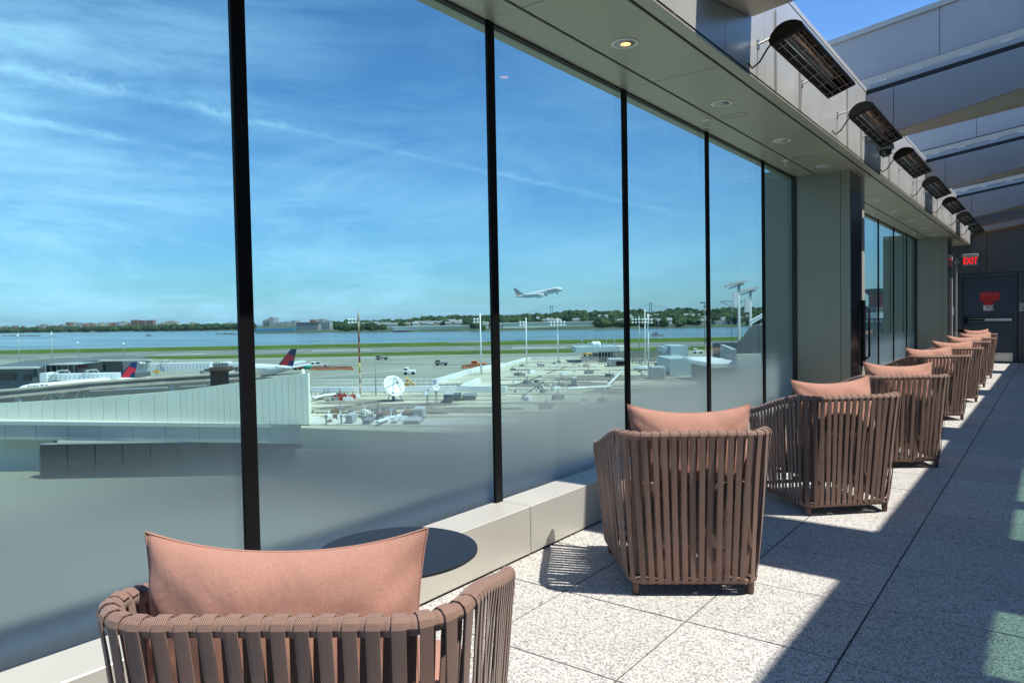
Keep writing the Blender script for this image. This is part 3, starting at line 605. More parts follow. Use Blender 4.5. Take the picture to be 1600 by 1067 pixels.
# sprinklers
sps = [(-2.34, 5.90), (-2.30, 8.0), (-2.37, 13.13), (-2.34, 17.2), (-2.34, 2.4)]
for i, (x, y) in enumerate(sps[:4]):
    t = thing('sprinkler', ['white sprinkler head under the soffit by the third mullion gap', 'white sprinkler head under the soffit just before the nearer pier', 'white sprinkler head just past the nearer pier', 'white sprinkler head just before the farther pier'][i], 'sprinkler', (x, y, ZC), 0, 'sprinkler heads in the soffit')
    m = MB(); m.smooth = True; m.lathe([(0.0001, -0.006), (0.035, -0.006), (0.04, -0.0005)], 20); m.build('escutcheon', M['white_paint'], t)
    m = MB(); m.cyl((0, 0, 0), (0, 0, -0.03), 0.010, n=8).cyl((-0.012, 0, -0.028), (-0.004, 0, -0.058), 0.003, n=6).cyl((0.012, 0, -0.028), (0.004, 0, -0.058), 0.003, n=6); m.build('frame_arms', M['white_paint'], t)
    m = MB(); m.lathe([(0.0001, -0.062), (0.02, -0.062), (0.02, -0.059), (0.0001, -0.059)], 16); m.build('deflector', M['white_paint'], t)

# heaters
def make_heater():
    t = thing('patio_heater', 'x', 'heater', (0, 0, 0), 0, 'infrared heaters along the fascia'); L = 1.55
    # local: y along the fascia, face plane from A(low, wall side) to B(outer)
    A = Vector((0, 0, 0)); B = Vector((0.215, 0, 0.075)); n = Vector((-B.z, 0, B.x)).normalized(); e = B.normalized()
    prof = []
    for k in range(9):
        s = k/8; prof.append(A + B*s + n*(0.028 + 0.062*math.sin(math.pi*s)**0.7))
    def P(p, y): return (p.x, y, p.z)
    poly = [A] + prof + [B]; N = len(poly); vs = [P(p, 0) for p in poly]+[P(p, L) for p in poly]
    m = MB(); m.smooth = True; m.add(vs, [(i, i+1, N+i+1, N+i) for i in range(N-1)]); m.build('shell', M['heater'], t)
    for ya_, yb_ in ((-0.004, 0.0), (L, L+0.004)):
        m = MB(); m.add([P(p, ya_) for p in poly]+[P(p, yb_) for p in poly], [tuple(range(N)), tuple(range(2*N-1, N-1, -1))]+[(i, (i+1) % N, N+(i+1) % N, N+i) for i in range(N)]); m.build('end_cap', M['heater'], t)
    m = MB(); r = 0.016                                        # face frame
    fr = -n*0.004
    for (s0, s1, y0, y1) in ((0, 0.10, 0, L), (0.90, 1, 0, L), (0.1, 0.9, 0, 0.045), (0.1, 0.9, L-0.045, L)):
        c = B*((s0+s1)/2) + Vector((0, (y0+y1)/2, 0)); m.obox(c, B*((s1-s0)/2), (0, (y1-y0)/2, 0), n*0.004)
    m.build('face_frame', M['black'], t)
    m = MB(); m.smooth = True; q = [B*s + n*(0.012+0.05*math.sin(math.pi*min(1, max(0, (s-0.1)/0.8)))) for s in [0.1+0.8*k/10 for k in range(11)]]
    K = len(q); m.add([P(p, 0.03) for p in q]+[P(p, L-0.03) for p in q], [(i, N2, K+N2, K+i) for i, N2 in ((i, i+1) for i in range(K-1))]); m.build('reflector', M['reflector'], t)
    for s in (0.36, 0.64):
        c = B*s + n*0.03; m = MB(); m.smooth = True; m.tube([P(c, 0.06), P(c, L-0.06)], 0.011, 8); m.build('heating_tube', M['copper'] if s > 0.5 else M['steel'], t)
    m = MB()
    for k in range(6):
        y = 0.12 + (L-0.24)*k/5; m.obox(B*0.5 + Vector((0, y, 0)) - n*0.006, B*0.42, (0, 0.0022, 0), n*0.002)
    for s in (0.22, 0.5, 0.78): m.obox(B*s + Vector((0, L/2, 0)) - n*0.004, e*0.002, (0, L/2-0.05, 0), n*0.002)
    m.build('wire_guard', M['steel'], t)
    for y in (0.22, L-0.22):
        m = MB(); c = B*0.40 + n*0.085; m.tube([(-0.15, y, 0.10), (-0.07, y, 0.12), (c.x, y, c.z)], 0.008, 6); m.box(-0.152, -0.146, y-0.02, y+0.02, 0.07, 0.13); m.build('mounting_bracket', M['steel'], t)
    m = MB(); m.smooth = True; m.tube([(0.02, 0.02, 0.03), (-0.02, 0.01, -0.02), (-0.07, 0.0, -0.10), (-0.12, 0.0, -0.13), (-0.146, 0.0, -0.09)], 0.006, 8); m.build('power_cable', M['black'], t)
    m = MB(); m.smooth = True; m.ico((0.08, 0.05, 0.115), 0.018, 1, 0); m.build('bolt_knob', M['white_paint'], t)
    return t
M['copper'] = mat('copper_tube', (0.55, 0.30, 0.22), 0.25, 0.8, 0.1, 10)
heater = make_heater()
hl = ['nearest and largest black infrared heater on the sunlit fascia', 'second infrared heater on the fascia, above the shaded strip', 'third infrared heater, just past the dome camera', 'fourth infrared heater along the fascia', 'fifth infrared heater along the fascia', 'sixth infrared heater along the fascia', 'farthest infrared heater on the fascia near the exit sign']
for i in range(7):
    h = heater if i == 0 else copy_tree(heater); h.location = (-1.525, 4.96+2.33*i, 3.10); h['label'] = hl[i]
def dome_cam(x, y, z, label):
    t = thing('dome_camera', label, 'camera', (x, y, z), 0, 'dome cameras')
    m = MB(); m.smooth = True; m.lathe([(0.0001, 0.08), (0.06, 0.075), (0.085, 0.04), (0.09, 0.0), (0.07, -0.01)], 20); m.build('camera_housing', M['mgray'], t)
    m = MB(); m.smooth = True; m.lathe([(0.068, -0.008), (0.06, -0.05), (0.035, -0.078), (0.0001, -0.088)], 20); m.build('camera_dome', M['darkglass'], t)
    m = MB(); m.tube([(0, 0, 0.08), (-0.02, 0, 0.13), (XF-x+0.01, 0, 0.13)], 0.018, 8); m.build('camera_arm', M['lgray'], t)
dome_cam(-1.50, 8.95, 3.10, 'grey dome security camera between the second and third heaters')
dome_cam(-1.40, 18.3, 3.12, 'white-topped dome camera near the far end of the fascia')

# ================================================================== ARMCHAIRS
def rail_path(z_back=0.76, z_front=0.60):
    P = []; hb, hf, yb, yf, r = 0.345, 0.395, -0.41, 0.30, 0.13
    N = 26
    for k in range(N): s = k/(N-1); P.append((-hf + (hf-hb)*s, yf + (yb+r-yf)*s))            # left side front->back
    for k in range(1, 10): a = math.pi + math.pi/2*k/10; P.append((-hb+r + r*math.cos(a), yb+r + r*math.sin(a)))
    for k in range(0, 30): s = k/29; P.append((-hb+r + (2*hb-2*r)*s, yb))
    for k in range(1, 10): a = 1.5*math.pi + math.pi/2*k/10; P.append((hb-r + r*math.cos(a), yb+r + r*math.sin(a)))
    for k in range(N): s = k/(N-1); P.append((hb + (hf-hb)*s, yb+r + (yf-yb-r)*s))
    out = []
    for x, y in P:
        s = max(0, min(1, (y - (yb+0.10))/(yf-yb-0.10))); s = s*s*(3-2*s)*0.35 + s*0.65
        out.append(Vector((x, y, z_back + (z_front-z_back)*s)))
    return out
def base_path():
    P = []; hb, hf, yb, yf, r = 0.285, 0.345, -0.325, 0.325, 0.06
    for k in range(20): s = k/19; P.append((-hf + (hf-hb)*s, yf + (yb+r-yf)*s))
    for k in range(1, 6): a = math.pi + math.pi/2*k/6; P.append((-hb+r + r*math.cos(a), yb+r + r*math.sin(a)))
    for k in range(20): s = k/19; P.append((-hb+r + (2*hb-2*r)*s, yb))
    for k in range(1, 6): a = 1.5*math.pi + math.pi/2*k/6; P.append((hb-r + r*math.cos(a), yb+r + r*math.sin(a)))
    for k in range(20): s = k/19; P.append((hb + (hf-hb)*s, yb+r + (yf-yb-r)*s))
    return [Vector((x, y, 0.073)) for x, y in P]
def resample(path, n):
    L = [0]
    for a, b in zip(path[:-1], path[1:]): L.append(L[-1] + (b-a).length)
    out = []; j = 0
    for k in range(n):
        t = L[-1]*k/(n-1)
        while j < len(L)-2 and L[j+1] < t: j += 1
        out.append(path[j].lerp(path[j+1], (t-L[j])/max(1e-9, L[j+1]-L[j])))
    return out, L[-1]
def at_s(path, s):
    s = max(0.0, min(1.0, s))*(len(path)-1); i = min(int(s), len(path)-2); return path[i].lerp(path[i+1], s-i)
def make_chair():
    t = thing('armchair', 'x', 'armchair', (0, 0, 0), 0, 'woven strap armchairs along the windows')
    top, LT = resample(rail_path(), 400); bot, LB = resample(base_path(), 300)
    pitch = 0.0425; NS = int(LT/pitch)
    # wrapped top rail
    pts, _ = resample(top, NS*16+1); rr = []
    for i in range(len(pts)):
        ph = (i % 8)/8; rr.append(0.0176 + 0.0011*(1-ph) if (i//8) % 2 == 0 else 0.0170+0.0010*(1-ph))
    fl = top[0]; fr = top[-1]
    m = MB(); m.smooth = True; m.tube(pts, rr, 12); m.build('top_rail', M['weave'], t)
    for sx, p in ((-1, fl), (1, fr)):
        m = MB(); m.smooth = True; q = [p + Vector((0, -0.005, 0)), p+Vector((sx*0.002, 0.018, -0.004)), p+Vector((sx*0.002, 0.030, -0.022)), p + Vector((0, 0.034, -0.05)), Vector((sx*0.345, 0.335, 0.12)), Vector((sx*0.345, 0.325, 0.073))]
        q2, _ = resample(q, 90); m.tube(q2, [0.0165 + 0.0016*((i % 4)/3) for i in range(90)], 10); m.build('front_post', M['weave'], t)
    m = MB(); m.smooth = True; b2, _ = resample(bot, 260); m.tube(b2, [0.0165 + 0.0012*((i % 4)/3) for i in range(260)], 8)
    m.tube([bot[0], bot[-1]], 0.013, 8); m.build('base_rail', M['weave'], t)
    for sx in (-1, 1):
        for y, x in ((-0.30, 0.265), (0.30, 0.325)):
            m = MB(); m.smooth = True; m.lathe([(0.0001, 0.0), (0.015, 0.0), (0.0165, 0.008), (0.0195, 0.082), (0.014, 0.094), (0.0001, 0.095)], 14, (sx*x, y, 0)); m.build('leg', M['leg'], t)
    def walls(name, off, slant, ri, seed):
        rr_ = random.Random(seed); m = MB()
        for k in range(NS):
            s = (k+0.5+off)/NS
            if s > 0.992: continue
            s2 = s + slant + rr_.uniform(-0.002, 0.002); s += rr_.uniform(-0.001, 0.001)
            a = at_s(top, s); b = at_s(bot, max(0.004, min(0.996, s2)))
            ta = (at_s(top, s+0.004) - at_s(top, s-0.004)).normalized(); na = Vector((-ta.y, ta.x, 0)).normalized()
            cen = Vector((0, 0, 0))
            if na.dot(Vector((a.x, a.y, 0)) - Vector((0, -0.05, 0))) < 0: na = -na
            tb = (at_s(bot, s2+0.004) - at_s(bot, s2-0.004)).normalized() if 0.01 < s2 < 0.99 else ta; nb = Vector((-tb.y, tb.x, 0)).normalized()
            if nb.dot(Vector((b.x, b.y, 0)) - Vector((0, -0.05, 0))) < 0: nb = -nb
            p = []; n = []; up = Vector((0, 0, 1))
            if ri > 0:
                for an in (150, 110, 70, 35, 5): c, s_ = math.cos(math.radians(an)), math.sin(math.radians(an)); p.append(a + (na*c + up*s_)*0.0212); n.append(na*c + up*s_)
            else: p.append(a - na*0.016 - up*0.004); n.append(na)
            bow = rr_.uniform(-0.006, 0.005)
            for q in (0.12, 0.3, 0.5, 0.7, 0.9):
                nn = na.lerp(nb, q).normalized(); p.append(a.lerp(b, q) + nn*((0.019 if ri > 0 else -0.013) + bow*math.sin(math.pi*q)) ); n.append(nn)
            p.append(b + nb*(0.017 if ri > 0 else -0.014)); n.append(nb)
            if ri > 0: p.append(b + nb*0.0135 - up*0.012); n.append((nb-up*0.8).normalized()); p.append(b - nb*0.002 - up*0.0186); n.append(-up)
            m.ribbon(p, n, 0.0255 if ri > 0 else 0.024, 0.0026)
        return m.build(name, M['weave'], t)
    walls('outer_straps', 0.0, 0.006, 1, 3); walls('inner_straps', 0.5, -0.012, -1, 4)
    # seat deck and cushion
    m = MB(); m.bbox(-0.275, 0.275, -0.29, 0.33, 0.235, 0.275, 0.01)
    for y in (-0.2, 0.0, 0.2): m.box(-0.32, 0.32, y-0.012, y+0.012, 0.215, 0.234)
    m.build('seat_deck', M['leg'], t)
    m = MB(); m.smooth = True; nx, ny = 16, 16; vs = []; fs = []
    def cush(nx, ny, hx, y0, y1, z0, z1):
        for side in (1, 0):
            b = len(vs)
            for j in range(ny+1):
                for i in range(nx+1):
                    a = -1+2*i/nx; c = -1+2*j/ny; th = ((1-abs(a)**8)*(1-abs(c)**8))**0.45
                    zc = (z0+z1)/2; z = zc + (1 if side else -1)*(z1-z0)/2*th*(1-0.06*(a*a+c*c) if side else 1)
                    vs.append((a*hx, y0+(y1-y0)*(c+1)/2, z))
            for j in range(ny):
                for i in range(nx):
                    q = (b+j*(nx+1)+i, b+j*(nx+1)+i+1, b+(j+1)*(nx+1)+i+1, b+(j+1)*(nx+1)+i); fs.append(q if side else q[::-1])
    cush(20, 20, 0.285, -0.30, 0.345, 0.277, 0.435); m.add(vs, fs); m.build('seat_cushion', M['pillow'], t)
    m = MB(); m.smooth = False; m.bbox(-0.265, 0.265, -0.335, -0.315, 0.215, 0.535, 0.008); m.build('back_panel', M['liner'], t)
    m = MB(); m.box(-0.012, 0.012, -0.352, -0.3455, 0.19, 0.205); m.build('label_tag', M['lgray'], t)
    return t
def pillow_mesh(seed):
    rr_ = random.Random(seed); m = MB(); m.smooth = True; nx, nz = 56, 34; hx, hz = 0.290, 0.212
    off = Vector((seed*3.1, 0, 0)); vs = []; uv = []; fs = []
    for side in (-1, 1):
        b = len(vs)
        for j in range(nz+1):
            for i in range(nx+1):
                a = -1+2*i/nx; c = -1+2*j/nz
                a = math.copysign(abs(a)**0.9, a); c = math.copysign(abs(c)**0.9, c)
                sx = 1 - 0.075*(1-c*c)*abs(a)**2; sz = 1 - 0.20*(1-abs(a)**2.2)*(abs(c)**1.5)
                x = a*hx*sx; z = c*hz*sz
                th = 0.088*((1-abs(a)**2.6)**0.62)*((1-abs(c)**2.4)**0.60)
                corner = (abs(a)*abs(c))**3
                w = noise.noise(Vector((x*9, z*9, 0))+off)*0.014*(1-corner) + 0.020*math.sin((abs(a)-abs(c))*14+seed)*abs(a)**5*(1-abs(c))**0.6*(1-abs(a))**0.4
                y = side*(th + (w if th > 0.003 else 0)); 
                vs.append((x, y + 0.02*a*a*0.3, z)); uv.append((x, z))
        for j in range(nz):
            for i in range(nx):
                q = (b+j*(nx+1)+i, b+j*(nx+1)+i+1, b+(j+1)*(nx+1)+i+1, b+(j+1)*(nx+1)+i); fs.append(q if side < 0 else q[::-1])
    m.add(vs, fs, uv); return m
chair0 = make_chair()
def from_leg(rx, ry, yaw):
    a = math.radians(yaw); u = Vector((math.cos(a), math.sin(a), 0)); v = Vector((-math.sin(a), math.cos(a), 0)); return Vector((rx, ry, 0)) - u*0.265 + v*0.30
a1 = math.radians(35); v1 = Vector((-math.sin(a1), math.cos(a1), 0)); c1 = Vector((-1.07, 0.78, 0)) + v1*0.41 - RH*0.055
c2u = math.radians(34.5); c2 = Vector((-1.345, 3.165, 0)) + Vector((-math.sin(c2u), math.cos(c2u), 0))*0.30
c3u = math.radians(44); c3 = Vector((-1.07, 5.006, 0)) + Vector((-math.sin(c3u), math.cos(c3u), 0))*0.30
chairs = [(c1, 35, -0.03, 0, 'closest woven armchair, cut off by the bottom edge of the photo', 'large salmon pillow in the closest armchair'),
 (c2, 34.5, 0.0, 0, 'woven brown armchair second from the camera, fully in sun by the ledge', 'salmon pillow standing in the sunlit second armchair'),
 (c3, 44, -0.05, 4, 'third woven armchair, turned left and half in shade', 'salmon pillow with a shaded left end in the third armchair'),
 (from_leg(-0.781, 6.90, 36), 36, -0.02, 0, 'fourth woven armchair, between the third chair and the smaller far ones', 'salmon pillow in the fourth armchair against the far windows'),
 (from_leg(-0.868, 10.04, 38), 38, -0.08, 3, 'fifth woven armchair, opposite the end of the nearer pier', 'salmon pillow in the fifth armchair'),
 (from_leg(-0.877, 12.1, 36), 36, -0.03, 0, 'sixth woven armchair from the camera', 'salmon pillow in the sixth armchair'),
 (from_leg(-0.935, 14.45, 34), 34, -0.02, 0, 'seventh woven armchair, in a band of shade', 'shaded salmon pillow in the seventh armchair'),
 (from_leg(-0.955, 16.45, 38), 38, 0.02, -4, 'eighth woven armchair, second from the exit door', 'salmon pillow in the eighth armchair'),
 (from_leg(-1.09, 19.3, 36), 36, -0.05, 5, 'farthest woven armchair right before the exit door', 'salmon pillow in the farthest armchair before the door')]
for i, (c, yaw, px, pr, lab, plab) in enumerate(chairs):
    ch = chair0 if i == 0 else copy_tree(chair0); ch.location = (c.x, c.y, 0); ch.rotation_euler = (0, 0, math.radians(yaw)); ch['label'] = lab
    p = pillow_mesh(i+1).build('pillow', M['pillow'])
    e = []
    for k in range(160):
        q4 = k/40; sd = int(q4) % 4; f = (q4-int(q4))*2-1
        aa, cc = ((f, -1), (1, f), (-f, 1), (-1, -f))[sd]; aa = math.copysign(abs(aa)**0.9, aa); cc = math.copysign(abs(cc)**0.9, cc)
        e.append(Vector((aa*0.290*(1-0.075*(1-cc*cc)*abs(aa)**2), 0.006*aa*aa, cc*0.212*(1-0.20*(1-abs(aa)**2.2)*(abs(cc)**1.5)))))
    m = MB(); m.smooth = True; m.tube(e, 0.0026, 6, closed=True); m.build('piping', M['pillow'], p)
    a = math.radians(yaw); u = Vector((math.cos(a), math.sin(a), 0)); v = Vector((-math.sin(a), math.cos(a), 0))
    q = c + u*px + v*(-0.265); p.matrix_world = Matrix.Translation((q.x, q.y, 0.672)) @ Matrix.Rotation(a+math.radians(pr), 4, 'Z') @ Matrix.Rotation(math.radians(-9 + (0, 1, -3, 2, -2, 3, 0, -3, 2)[i]), 4, 'X') @ Matrix.Rotation(math.radians((-0.3, 0.6, -1.0, 1.2, -1.5, 0.5, 1.5, -1.2, -0.8)[i]), 4, 'Y')
    tag(p, plab, 'pillow', 'salmon pillows in the armchairs')
# side table
tb = thing('side_table', 'low round side table with dark navy top between the first two chairs', 'table', (-1.83, 1.745, 0))
m = MB(); m.smooth = False; m.lathe([(0.0001, 0.490), (0.276, 0.490), (0.280, 0.493), (0.280, 0.5005), (0.2792, 0.502), (0.0001, 0.502)], 96); m.build('tabletop', M['table'], tb)
m = MB(); m.cyl((0, 0, 0.012), (0, 0, 0.49), 0.022, n=16); m.build('pedestal', M['table'], tb)
m = MB(); m.lathe([(0.0001, 0.0), (0.17, 0.0), (0.17, 0.008), (0.02, 0.014), (0.0001, 0.014)], 48); m.build('base_plate', M['table'], tb)

#OUTSIDE-BEGIN
M['mesh'] = tint_glass('mesh_screen', (0.42, 0.42, 0.42), 0.1)
M['slate'] = mat('slate_cladding', (0.14, 0.155, 0.155), 0.8, 0, 0.10, 0.1, spec=0.15)
M['tar2'] = mat('roof_stain', (0.22, 0.20, 0.16), 0.9, 0, 0.2, 0.6)
M['brown2'] = mat('mast_rust', (0.22, 0.07, 0.05), 0.8, 0, 0.15, 1)
M['brown3'] = mat('rusty_box', (0.24, 0.15, 0.11), 0.8, 0, 0.2, 2)
M['yellowp'] = mat('mast_yellow', (0.55, 0.42, 0.10), 0.6, 0, 0.1, 1)
M['crimson2'] = mat('red_material', (0.36, 0.04, 0.03), 0.7, 0, 0.1, 1)
# ================================================================== AIRFIELD, BAY AND FAR SHORE
GZ = -14.0; WZ = -16.0; RZ = -6.0
def UD(p): v = p - CAMLOC; return v.dot(RH), v.dot(FH)
def zpix(px, py, d):                                      # height that shows at a pixel, at level distance d
    r = ray(px, py); return CAMLOC.z + r.z * d / r.dot(FH)
def upix(px, py, d):
    r = ray(px, py); return r.dot(RH) * d / r.dot(FH)
def pb(m, px0, px1, yt, yb, d, thick, z0=None, z1=None):   # box whose near face spans these pixels at distance d
    ym = (yt+yb)/2; u0, u1 = upix(px0, ym, d), upix(px1, ym, d); pm = (px0+px1)/2
    za = zpix(pm, yb, d) if z0 is None else z0; zc = zpix(pm, yt, d) if z1 is None else z1
    m.wbox(u0, u1, d, d+thick, za, zc); return (u0, u1, za, zc)
def sheet(name, mt, d0, d1, u0, u1, z, poly=None):
    m = MB(); P = poly or [(u0,d0),(u1,d0),(u1,d1),(u0,d1)]
    m.add([W(a, b, z) for a, b in P], [tuple(range(len(P)))]); return structure(m.build(name, M[mt]))
def bar(m, a, b, r, n=6): m.smooth = False; m.cyl(a, b, r, n=n)

sheet('airfield_ground', 'apron', -30, 505, -1500, 1500, GZ-0.02)
sheet('grass_bank', 'grass', 424, 498, -1500, 1500, GZ+0.05)
sheet('runway', 'asphalt', 353, 424, -1500, 1500, GZ+0.03)
sheet('grass_strip', 'grass', 318, 352, upix(128, 558, 335), 1500, GZ+0.06, [(upix(128,558,335),345),(upix(300,556,335),322),(upix(700,552,335),318),(1500,330),(1500,347),(upix(128,558,335),352)])
m = MB()
for (a, b, d, w) in ((upix(240,553,372), upix(320,553,372), 372, 3.2), (upix(485,548,385), upix(582,548,385), 385, 4.5), (upix(800,543,372), upix(885,543,372), 372, 4), (upix(60,556,365), upix(200,556,365), 364, 2)):
    m.add([W(a, d, GZ+0.05), W(b, d, GZ+0.05), W(b, d+w, GZ+0.05), W(a, d+w, GZ+0.05)], [(0, 1, 2, 3)])
for k in range(-14, 20): m.add([W(k*45, 386, GZ+0.05), W(k*45+24, 386, GZ+0.05), W(k*45+24, 387, GZ+0.05), W(k*45, 387, GZ+0.05)], [(0, 1, 2, 3)])
structure(m.build('runway_markings', M['marking']))
m = MB()
for (px0, px1, y0, y1) in ((485, 640, 590, 577), (575, 740, 560, 553), (540, 700, 598, 596), (830, 1090, 548, 546), (600, 720, 566, 568), (130, 330, 563, 561)):
    a, b = G(px0, y0, GZ), G(px1, y1, GZ); t = (b-a).normalized(); n = Vector((-t.y, t.x, 0))*0.35
    m.add([(q.x, q.y, GZ+0.01) for q in (a-n, b-n, b+n, a+n)], [(0, 1, 2, 3)])
structure(m.build('taxi_lines', M['marking']))
m = MB()
for k in range(46):
    u = rnd.uniform(-90, 160); d = rnd.uniform(120, 310); l = rnd.uniform(8, 60); w = rnd.uniform(0.4, 1.8); s_ = rnd.uniform(-0.05, 0.05)
    m.add([W(u, d, GZ+0.004+k*0.0001), W(u+l, d+l*s_, GZ+0.004+k*0.0001), W(u+l, d+l*s_+w, GZ+0.004+k*0.0001), W(u, d+w, GZ+0.004+k*0.0001)], [(0, 1, 2, 3)])
tag(m.build('pavement_stains', M['tar']), kind='structure')
m = MB(); m.add([W(-2200, 497, GZ), W(2200, 497, GZ), W(2200, 506, WZ-0.5), W(-2200, 506, WZ-0.5)], [(0, 1, 2, 3)]); structure(m.build('shore_bank', M['rock']))
sheet('water', 'water', 480, 30000, -16000, 16000, WZ)
m = MB()
for k in range(-95, 110):
    u = k*5.5
    bar(m, W(u, 494, GZ), W(u, 494, GZ+2.6), 0.07, 4)
m.wbox(-525, 600, 493.97, 494.03, GZ+2.45, GZ+2.6).wbox(-525, 600, 493.97, 494.03, GZ+1.1, GZ+1.2)
tag(m.build('perimeter_fence', M['mgray']), 'long thin wire fence on posts along the far grass bank by the water', 'fence')

# far land, with a low rise behind the shore
shore = [(-500, 527.0), (-150, 522.5), (0, 520.6), (100, 519.3), (200, 518.3), (300, 517.2), (375, 516.4), (397, 516.2), (400, 521.2), (455, 520.6), (470, 520.2), (560, 519.0), (640, 518.6), (720, 518.0), (800, 516.2), (880, 515.6), (930, 514.8), (1000, 513.2), (1060, 512.6), (1130, 511.2), (1180, 510.6), (1260, 509.5), (1400, 507.5), (1700, 503.0), (2300, 496)]
def shore_d(px):
    for (a, ya), (b, yb_) in zip(shore[:-1], shore[1:]):
        if a <= px <= b:
            return UD(G(px, ya + (yb_-ya)*(px-a)/(b-a), WZ))[1]
    return 2000.0
def land_z(px, f):                                       # f: distance beyond the shore as a share of shore distance
    top = -9.0 if px < 520 else (-9 + 7*min(1, (px-520)/350))
    if f <= 0.02: return WZ-0.3 + (3.3)*f/0.02
    k = min(1, (f-0.02)/0.28); return -13.0 + (top+13.0)*k
rows = [0.0, 0.02, 0.10, 0.20, 0.32, 0.6, 1.4]
pxs = [-500 + 20*k for k in range(141)]
pxs += [397, 400]; pxs.sort()
m = MB(); vs = []
for f in rows:
    for px in pxs:
        d = shore_d(px)*(1+f); vs.append(W(upix(px, 510, d), d, land_z(px, f)))
n = len(pxs); m.add(vs, [(r*n+i, r*n+i+1, (r+1)*n+i+1, (r+1)*n+i) for r in range(len(rows)-1) for i in range(n-1)])
structure(m.build('far_shore_land', M['shoreland']))
# wooded far shore
m = MB()
def tree_at(px, f, r, sub=0, sq=0.9):
    d = shore_d(px)*(1+f); p = W(upix(px, 508, d), d, 0); z = land_z(px, f)
    m.ico((p.x, p.y, z+r*0.75), r, sub, 0.28, sq)
for k in range(900):
    px = rnd.uniform(-200, 397); tree_at(px, rnd.choice((0.012, 0.02, 0.035, 0.06, 0.1, 0.16))*rnd.uniform(0.8, 1.2), rnd.uniform(5.5, 10.5))
for k in range(2300):
    px = rnd.uniform(520, 1420); f = rnd.uniform(0.012, 0.40)**1.0
    clump = noise.noise(Vector((px*0.02, f*9, 0.3)))
    if clump < -0.12 and f < 0.26: continue
    if px < 620 and f > 0.2 and rnd.random() < 0.5: continue
    if 612 < px < 740 and f < 0.12: continue
    if 785 < px < 930 and f < 0.10: continue
    if 1116 < px < 1170 and f < 0.03: continue
    tree_at(px, f, rnd.uniform(4.0, 7.5)*(1.15 if f > 0.25 else 1.0)*(1+0.35*max(0, noise.noise(Vector((px*0.035, 1.7, 0))))), 1 if px < 1200 and f < 0.2 else 0)
tag(m.build('far_woods', M['foliage']), 'dark green band of mixed woods along the far shore', kind='stuff')
m = MB()
for k in range(330):                                     # hillier clumps on the right-hand skyline
    px = rnd.choice((rnd.gauss(1135, 22), rnd.gauss(1060, 12), rnd.gauss(1180, 22), rnd.gauss(690, 22), rnd.gauss(900, 14), rnd.gauss(965, 20)))
    f = rnd.uniform(0.33, 0.42); d = shore_d(px)*(1+f); p = W(upix(px, 505, d), d, 0); r = rnd.uniform(5, 8.5); m.ico((p.x, p.y, land_z(px, f)+r*0.8+rnd.uniform(0, 5)), r, 0, 0.28)
tag(m.build('hill_woods', M['foliage']), 'taller darker woods on the skyline of the far shore', kind='stuff')

# far houses
def house(px, f, w, h, dp, wallm, roofm, label, grp):
    d = shore_d(px)*(1+f); u = upix(px, 510, d); z = land_z(px, f)-0.5; m = MB()
    m.m = 0; m.wbox(u-w/2, u+w/2, d, d+dp, z, z+h)
    m.m = 1; e = 0.4; y0, y1 = d-e, d+dp+e; ym = d+dp/2
    m.add([W(u-w/2-e, y0, z+h), W(u+w/2+e, y0, z+h), W(u+w/2+e, ym, z+h+dp*0.32), W(u-w/2-e, ym, z+h+dp*0.32), W(u-w/2-e, y1, z+h), W(u+w/2+e, y1, z+h)], [(0,1,2,3), (3,2,5,4), (0,3,4), (1,5,2), (0,4,5,1)])
    tag(m.build('far_house', [M[wallm], M[roofm]]), label, 'house', grp)
for k in range(120):
    px = rnd.uniform(525, 1110) if k < 80 else rnd.uniform(935, 1190); f = rnd.uniform(0.015, 0.24)
    if 612 < px < 740 and f < 0.1: f += 0.1
    if 785 < px < 930 and f < 0.1: f += 0.1
    s_ = rnd.choice(((0, 'farwhite', 'fargray', 'tiny white house among the trees of the far shore', 'white houses on the far shore'), (1, 'tan', 'mgray', 'tiny tan house among the trees of the far shore', 'tan houses on the far shore'), (2, 'lgray', 'mgray', 'tiny grey house among the trees of the far shore', 'grey houses on the far shore')))
    house(px, f, rnd.uniform(8, 17), rnd.uniform(5, 8), rnd.uniform(8, 12), s_[1], s_[2], s_[3], s_[4])
def block(name, px0, px1, yt, yb, f, thick, mt, label, cat, grp=None, windows=0, z0=None, roof=None):
    pm = (px0+px1)/2; d = shore_d(pm)*(1+f); m = MB(); zb_ = land_z(pm, f)-1 if z0 is None else z0
    u0, u1, za, zt = pb(m, px0, px1, yt, yb, d, thick, z0=zb_)
    o = m.build(name if not (windows or roof) else 'walls', M[mt])
    if windows or roof:
        c = W((u0+u1)/2, d, zb_); t = thing(name, label, cat, c, 0, grp); o.parent = t; o.matrix_parent_inverse = Matrix.Translation(-c)
        if windows:
            w = MB(); H = zt-za; fl = max(2, int(H/3.3)); nb = windows
            for i in range(fl):
                for j in range(nb):
                    a = u0 + (u1-u0)*(j+0.25)/nb; b = u0 + (u1-u0)*(j+0.75)/nb; z = za+2+(H-2)*(i+0.3)/fl; w.wbox(a, b, d-0.25, d+0.05, z, z+(H-2)/fl*0.5)
            wo = w.build('window_rows', M['darkglass']); wo.parent = t; wo.matrix_parent_inverse = Matrix.Translation(-c)
        if roof:
            w = MB(); w.wbox(u0-1, u1+1, d-1, d+thick+1, zt, zt+1.2); wo = w.build('roof', M[roof]); wo.parent = t; wo.matrix_parent_inverse = Matrix.Translation(-c)
        return t
    return tag(o, label, cat, grp)
block('apartment_tower', 204.5, 215, 500, 512, 0.32, 25, 'brickred', 'leftmost of the three reddish brick apartment towers across the bay', 'tower', None, 3)
block('apartment_tower', 217, 226.5, 500.8, 512, 0.33, 25, 'brickred', 'middle one of the three reddish brick apartment towers across the bay', 'tower', None, 3)
